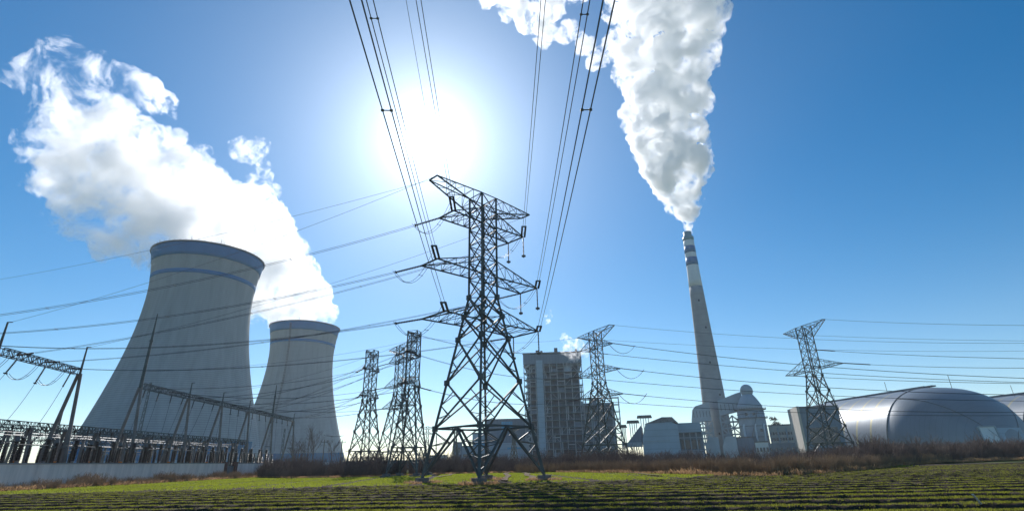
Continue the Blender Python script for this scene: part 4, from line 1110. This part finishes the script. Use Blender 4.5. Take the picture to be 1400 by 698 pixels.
# far treeline behind everything
# bare trees
def bare_tree(px, ytop, D, label, seed, name='bare_tree', green=False):
    t = at(px, ytop, D); r_ = random.Random(seed); h = t.z
    root = empty(name, (t.x, t.y, 0), 0, label, 'tree', 'bare winter trees beyond the hedge')
    m = MB(); m.tube([(0, 0, -.2), (.1, 0, h * .35), (-.05, .1, h * .7)], [.16, .12, .07], 6); m.build('trunk', TWIG, root)
    m = MB()
    def br(p, d, L, r0, dep):
        q = p + d * L; m.tube([p, p.lerp(q, .5) + Vector((r_.uniform(-.1, .1), r_.uniform(-.1, .1), 0)) * L * .3, q], [r0, r0 * .8, r0 * .55], 4, False)
        if dep:
            for _ in range(3):
                br(p.lerp(q, r_.uniform(.5, 1)), (d + Vector((r_.uniform(-.7, .7), r_.uniform(-.7, .7), r_.uniform(0, .5)))).normalized(), L * r_.uniform(.5, .75), r0 * .6, dep - 1)
    for k in range(9):
        z = h * r_.uniform(.25, .7); a = r_.uniform(0, 6.283); br(Vector((0, 0, z)), Vector((math.cos(a) * .5, math.sin(a) * .5, 1)).normalized(), h * .28, .05, 3)
    m.build('crown', TWIG, root); return root
for i, (px, yt, D) in enumerate(((424, 590, 190), (432, 583, 185), (414, 600, 180), (455, 603, 200), (404, 602, 175), (487, 618, 200))):
    bare_tree(px, yt, D, 'thin bare tree in front of the farther cooling tower' if i < 5 else 'thin bare tree left of the narrow pylons', 100 + i)
EVG = mat('dark_needles', (.035, .05, .035), .9, 0, .3, .6)
for i, (px, yt, D) in enumerate(((1057, 570, 500), (1064, 577, 505))):
    t = at(px, yt, D); root = empty('evergreen_tree', (t.x, t.y, 0), 0, ('taller dark evergreen half hidden behind the absorber tower', 'lower dark evergreen above the long beige building')[i], 'tree', 'evergreens beside the absorber tower')
    m = MB(); m.tube([(0, 0, 0), (0, 0, t.z * .9)], [.6, .2], 6); m.build('trunk', TWIG, root)
    nb_ = 2600; aa = rng.uniform(0, 6.283, nb_); zz = rng.uniform(.35, 1, nb_) * t.z; cl = rng.integers(0, 26, nb_); ca = rng.uniform(0, 6.283, 26); cz = rng.uniform(.4, .97, 26) * t.z; crr = rng.uniform(.6, 4.2, 26) * (1.15 - cz / t.z)+.6
    px_ = np.cos(ca[cl]) * crr[cl] + rng.normal(0, 1.0, nb_); py_ = np.sin(ca[cl]) * crr[cl] + rng.normal(0, 1.0, nb_); pz_ = cz[cl] + rng.normal(0, .8, nb_)
    o = blades('crown', px_, py_, pz_, np.full(nb_, .9), .5, 1, EVG, .9); o.parent = root

# ------------------------------------------------------------------ steam
def steam_mat(name, dens, scale, lo, hi, detail=6, rough=.62, aniso=.35, seed=0.0, thin=None):
    m = bpy.data.materials.new(name); m.use_nodes = True; n = m.node_tree; n.nodes.clear(); N = n.nodes.new; L = n.links.new
    mo = N('ShaderNodeOutputMaterial'); pv = N('ShaderNodeVolumePrincipled'); pv.inputs['Color'].default_value = (1, 1, 1, 1); pv.inputs['Anisotropy'].default_value = aniso
    L(pv.outputs[0], mo.inputs['Volume'])
    t = N('ShaderNodeTexCoord'); mp = N('ShaderNodeMapping'); mp.inputs['Location'].default_value = (seed, seed * 2, 0); L(t.outputs['Object'], mp.inputs['Vector'])
    z = N('ShaderNodeTexNoise'); z.inputs['Scale'].default_value = scale; z.inputs['Detail'].default_value = detail; z.inputs['Roughness'].default_value = rough; z.inputs['Distortion'].default_value = .4
    L(mp.outputs[0], z.inputs['Vector'])
    r_ = N('ShaderNodeMapRange'); r_.inputs[1].default_value = lo; r_.inputs[2].default_value = hi; r_.inputs[4].default_value = dens; L(z.outputs['Fac'], r_.inputs[0])
    if thin:
        sx_ = N('ShaderNodeSeparateXYZ'); L(t.outputs['Object'], sx_.inputs[0]); th = N('ShaderNodeMapRange')
        for i_, v_ in enumerate((thin[0], thin[1], 1.0, thin[2])): th.inputs[i_ + 1].default_value = v_
        L(sx_.outputs['Z'], th.inputs[0]); mu = N('ShaderNodeMath'); mu.operation = 'MULTIPLY'; L(r_.outputs[0], mu.inputs[0]); L(th.outputs[0], mu.inputs[1]); L(mu.outputs[0], pv.inputs['Density'])
    else: L(r_.outputs[0], pv.inputs['Density'])
    return m
def plume(name, label, balls, m, vox, disp, group='steam plumes', fill=True):
    bm = bmesh.new(); c0 = None
    P_ = []
    for i, (px, py, r, D) in enumerate(balls):
        c = at(px, py, D); P_.append((c, r * (c - EYE).length / FPX * .93))
    for c, rr_ in P_: bmesh.ops.create_icosphere(bm, subdivisions=3, radius=rr_, matrix=Matrix.Translation(c))
    me = bpy.data.meshes.new(name); bm.to_mesh(me); bm.free()
    o = bpy.data.objects.new(name, me); C.objects.link(o)
    q = o.modifiers.new('remesh', 'REMESH'); q.mode = 'VOXEL'; q.voxel_size = vox
    for s_, st in disp:
        t = bpy.data.textures.new('billow', 'CLOUDS'); t.noise_scale = s_; t.noise_depth = 3
        d = o.modifiers.new('billow', 'DISPLACE'); d.texture = t; d.texture_coords = 'GLOBAL'; d.strength = st; d.mid_level = .5
    me.materials.append(m)
    dg = bpy.context.evaluated_depsgraph_get(); me2 = bpy.data.meshes.new_from_object(o.evaluated_get(dg), depsgraph=dg)
    o.modifiers.clear(); o.data = me2; me2.name = name
    if not me2.materials: me2.materials.append(m)
    return tag(o, label, 'steam plume', group)
M1 = steam_mat('chimney_steam', .26, .042, .46, .53, 10, .68, .45, 3, (215, 450, .38))
plume('steam_plume', 'dense billowing steam rising from the chimney and bending left high up', [
    (940, 311, 6, 508), (940, 303, 9, 508), (938, 290, 16, 508), (935, 275, 25, 508), (930, 255, 33, 508), (922, 232, 42, 508), (948, 222, 22, 500), (912, 205, 46, 508), (938, 190, 32, 505), (895, 182, 38, 512),
    (868, 158, 24, 512), (905, 145, 44, 510), (940, 130, 33, 505), (880, 108, 36, 512), (925, 92, 44, 506), (955, 75, 28, 506), (868, 78, 24, 514), (910, 48, 46, 508), (950, 32, 36, 505), (972, 8, 26, 505), (935, -12, 50, 508), (885, 18, 34, 514),
    (852, 100, 16, 516), (846, 62, 22, 516), (818, 80, 14, 518), (800, 60, 15, 520), (775, 46, 17, 522), (745, 46, 19, 524), (725, 25, 22, 526), (700, 5, 22, 528), (668, -5, 16, 530), (750, 5, 22, 526), (790, -14, 20, 520), (700, -25, 30, 530), (842, 18, 14, 516), (880, -30, 50, 512)],
    M1, 2.0, ((30, 20), (11, 12), (5, 6)))
M2 = steam_mat('tower_steam', .07, .034, .478, .535, 10, .72, .55, 31)
plume('steam_plume', 'broad bright steam cloud blowing up and left from the nearer cooling tower', [
    (284, 352, 50, 474), (262, 325, 58, 474), (238, 298, 64, 474), (212, 268, 66, 474), (190, 240, 62, 476), (160, 268, 52, 476), (135, 292, 34, 478), (200, 325, 34, 476), (165, 318, 32, 478), (285, 300, 48, 472),
    (268, 262, 34, 472), (235, 222, 38, 474), (170, 205, 50, 478), (120, 235, 40, 480), (150, 175, 36, 480), (105, 270, 26, 480)],
    M2, 2.6, ((42, 26), (15, 14), (6, 8)))
M3 = steam_mat('thin_steam', .085, .030, .53, .585, 10, .74, .6, 12)
plume('steam_plume', 'torn wispy upper end of the steam cloud at the upper left', [
    (125, 155, 36, 480), (95, 185, 38, 482), (62, 185, 32, 484), (45, 205, 20, 484), (80, 130, 30, 484), (55, 98, 22, 486), (30, 104, 14, 488), (80, 82, 26, 486), (115, 92, 28, 484), (150, 108, 30, 484), (185, 130, 30, 482), (208, 145, 22, 480), (95, 245, 36, 480), (82, 285, 26, 480), (140, 135, 32, 482), (100, 120, 26, 484)],
    M3, 2.8, ((36, 20), (13, 12), (6, 7)))
plume('steam_plume', 'bright steam cloud blowing up and left from the farther cooling tower', [
    (416, 448, 36, 690), (420, 430, 38, 690), (402, 410, 48, 688), (385, 385, 50, 684), (370, 355, 48, 680), (352, 325, 48, 674), (335, 295, 42, 668), (345, 400, 40, 688), (320, 360, 50, 680), (300, 320, 50, 670), (362, 280, 20, 668), (285, 280, 45, 664)],
    M2, 3.4, ((42, 28), (15, 14), (7, 9)))
M4 = steam_mat('steam_wisps', .05, .06, .46, .60, 8, .68, .45, 5)
for lab, bl in (('small detached wisp of steam in the blue sky left of the sun', [(332, 205, 18, 560), (345, 208, 18, 560), (356, 200, 13, 560)]),
                ('thin trail of steam scraps just above the farther cloud', [(348, 247, 12, 600), (362, 240, 12, 600), (374, 260, 11, 600), (360, 228, 10, 600), (278, 207, 11, 600)]),
                ('tiny steam puff in the sky above the boiler house', [(750, 432, 6, 440), (749, 439, 5, 440), (751, 427, 4, 440)]),
                ('small steam puff rising from the boiler house roof', [(783, 484, 12, 440), (775, 478, 9, 440), (790, 470, 10, 440), (798, 480, 10, 440), (772, 462, 8, 440), (781, 467, 8, 440), (779, 500, 6, 438), (777, 512, 5, 438)])):
    mm = steam_mat('wisp', .22 if 'boiler' in lab else .07, .22 if 'boiler' in lab else .10, .51, .60, 9, .75, .5, len(lab))
    plume('steam_wisp', lab, bl, mm, .8, ((7, 5), (3, 2.5)))

# ------------------------------------------------------------------ trodden paths through the far wheat
PATHM = mat('trodden_earth', (.16, .11, .07), 1, 0, .3, 1.2, .4, 5, spec=.1)
for (a, b_, wd) in (((694, 641), (692, 657), .8), ((713, 643), (733, 656.5), .8), ((640, 643.5), (600, 652), .7), ((560, 652), (625, 643), .6), ((548, 646), (505, 652), .5), ((795, 641), (905, 650), .6)):
    p, q = ground(*a), ground(*b_); d = (q - p); d.z = 0; d.normalize(); sv = Vector((-d.y, d.x, 0)) * wd / 2
    V_ = []; F_ = []; N_ = 24
    for k in range(N_ + 1):
        c = p.lerp(q, k / N_) + Vector((d.y, -d.x, 0)) * .25 * math.sin(k * .9); w2 = random.uniform(.75, 1.25)
        for sgn in (1, -1): V_.append((c.x + sv.x * sgn * w2, c.y + sv.y * sgn * w2, .10))
    F_ = [(2 * k, 2 * k + 1, 2 * k + 3, 2 * k + 2) for k in range(N_)]
    m = MB(); m.add(V_, F_); tag(m.build('path', PATHM), kind='structure')
# ------------------------------------------------------------------ air
hz = MB(); hz.box(-620, 760, -40, 1000, -1.35, 216)
HZ = bpy.data.materials.new('thin_haze'); HZ.use_nodes = True; n_ = HZ.node_tree; n_.nodes.clear()
mo = n_.nodes.new('ShaderNodeOutputMaterial'); pv = n_.nodes.new('ShaderNodeVolumePrincipled')
pv.inputs['Color'].default_value = (.88, .94, 1, 1); pv.inputs['Density'].default_value = .00012; pv.inputs['Anisotropy'].default_value = .3
n_.links.new(pv.outputs[0], mo.inputs['Volume'])
tag(hz.build('haze', HZ), kind='stuff')

wp_ = ground(1338, 688)
st = empty('plastic_scrap', (wp_.x, wp_.y, -.02), .6, 'small curled pale scrap lying in the near crop rows at the right', 'litter')
m = MB()
for k in range(5): m.bar((-.28 + k * .12, 0, .34 - k * .06 - .004 * k * k), (-.28 + (k + 1) * .12, .02, .34 - (k + 1) * .06 - .004 * (k + 1) ** 2), .06, .03)
m.build('sheet', WHITE, st)
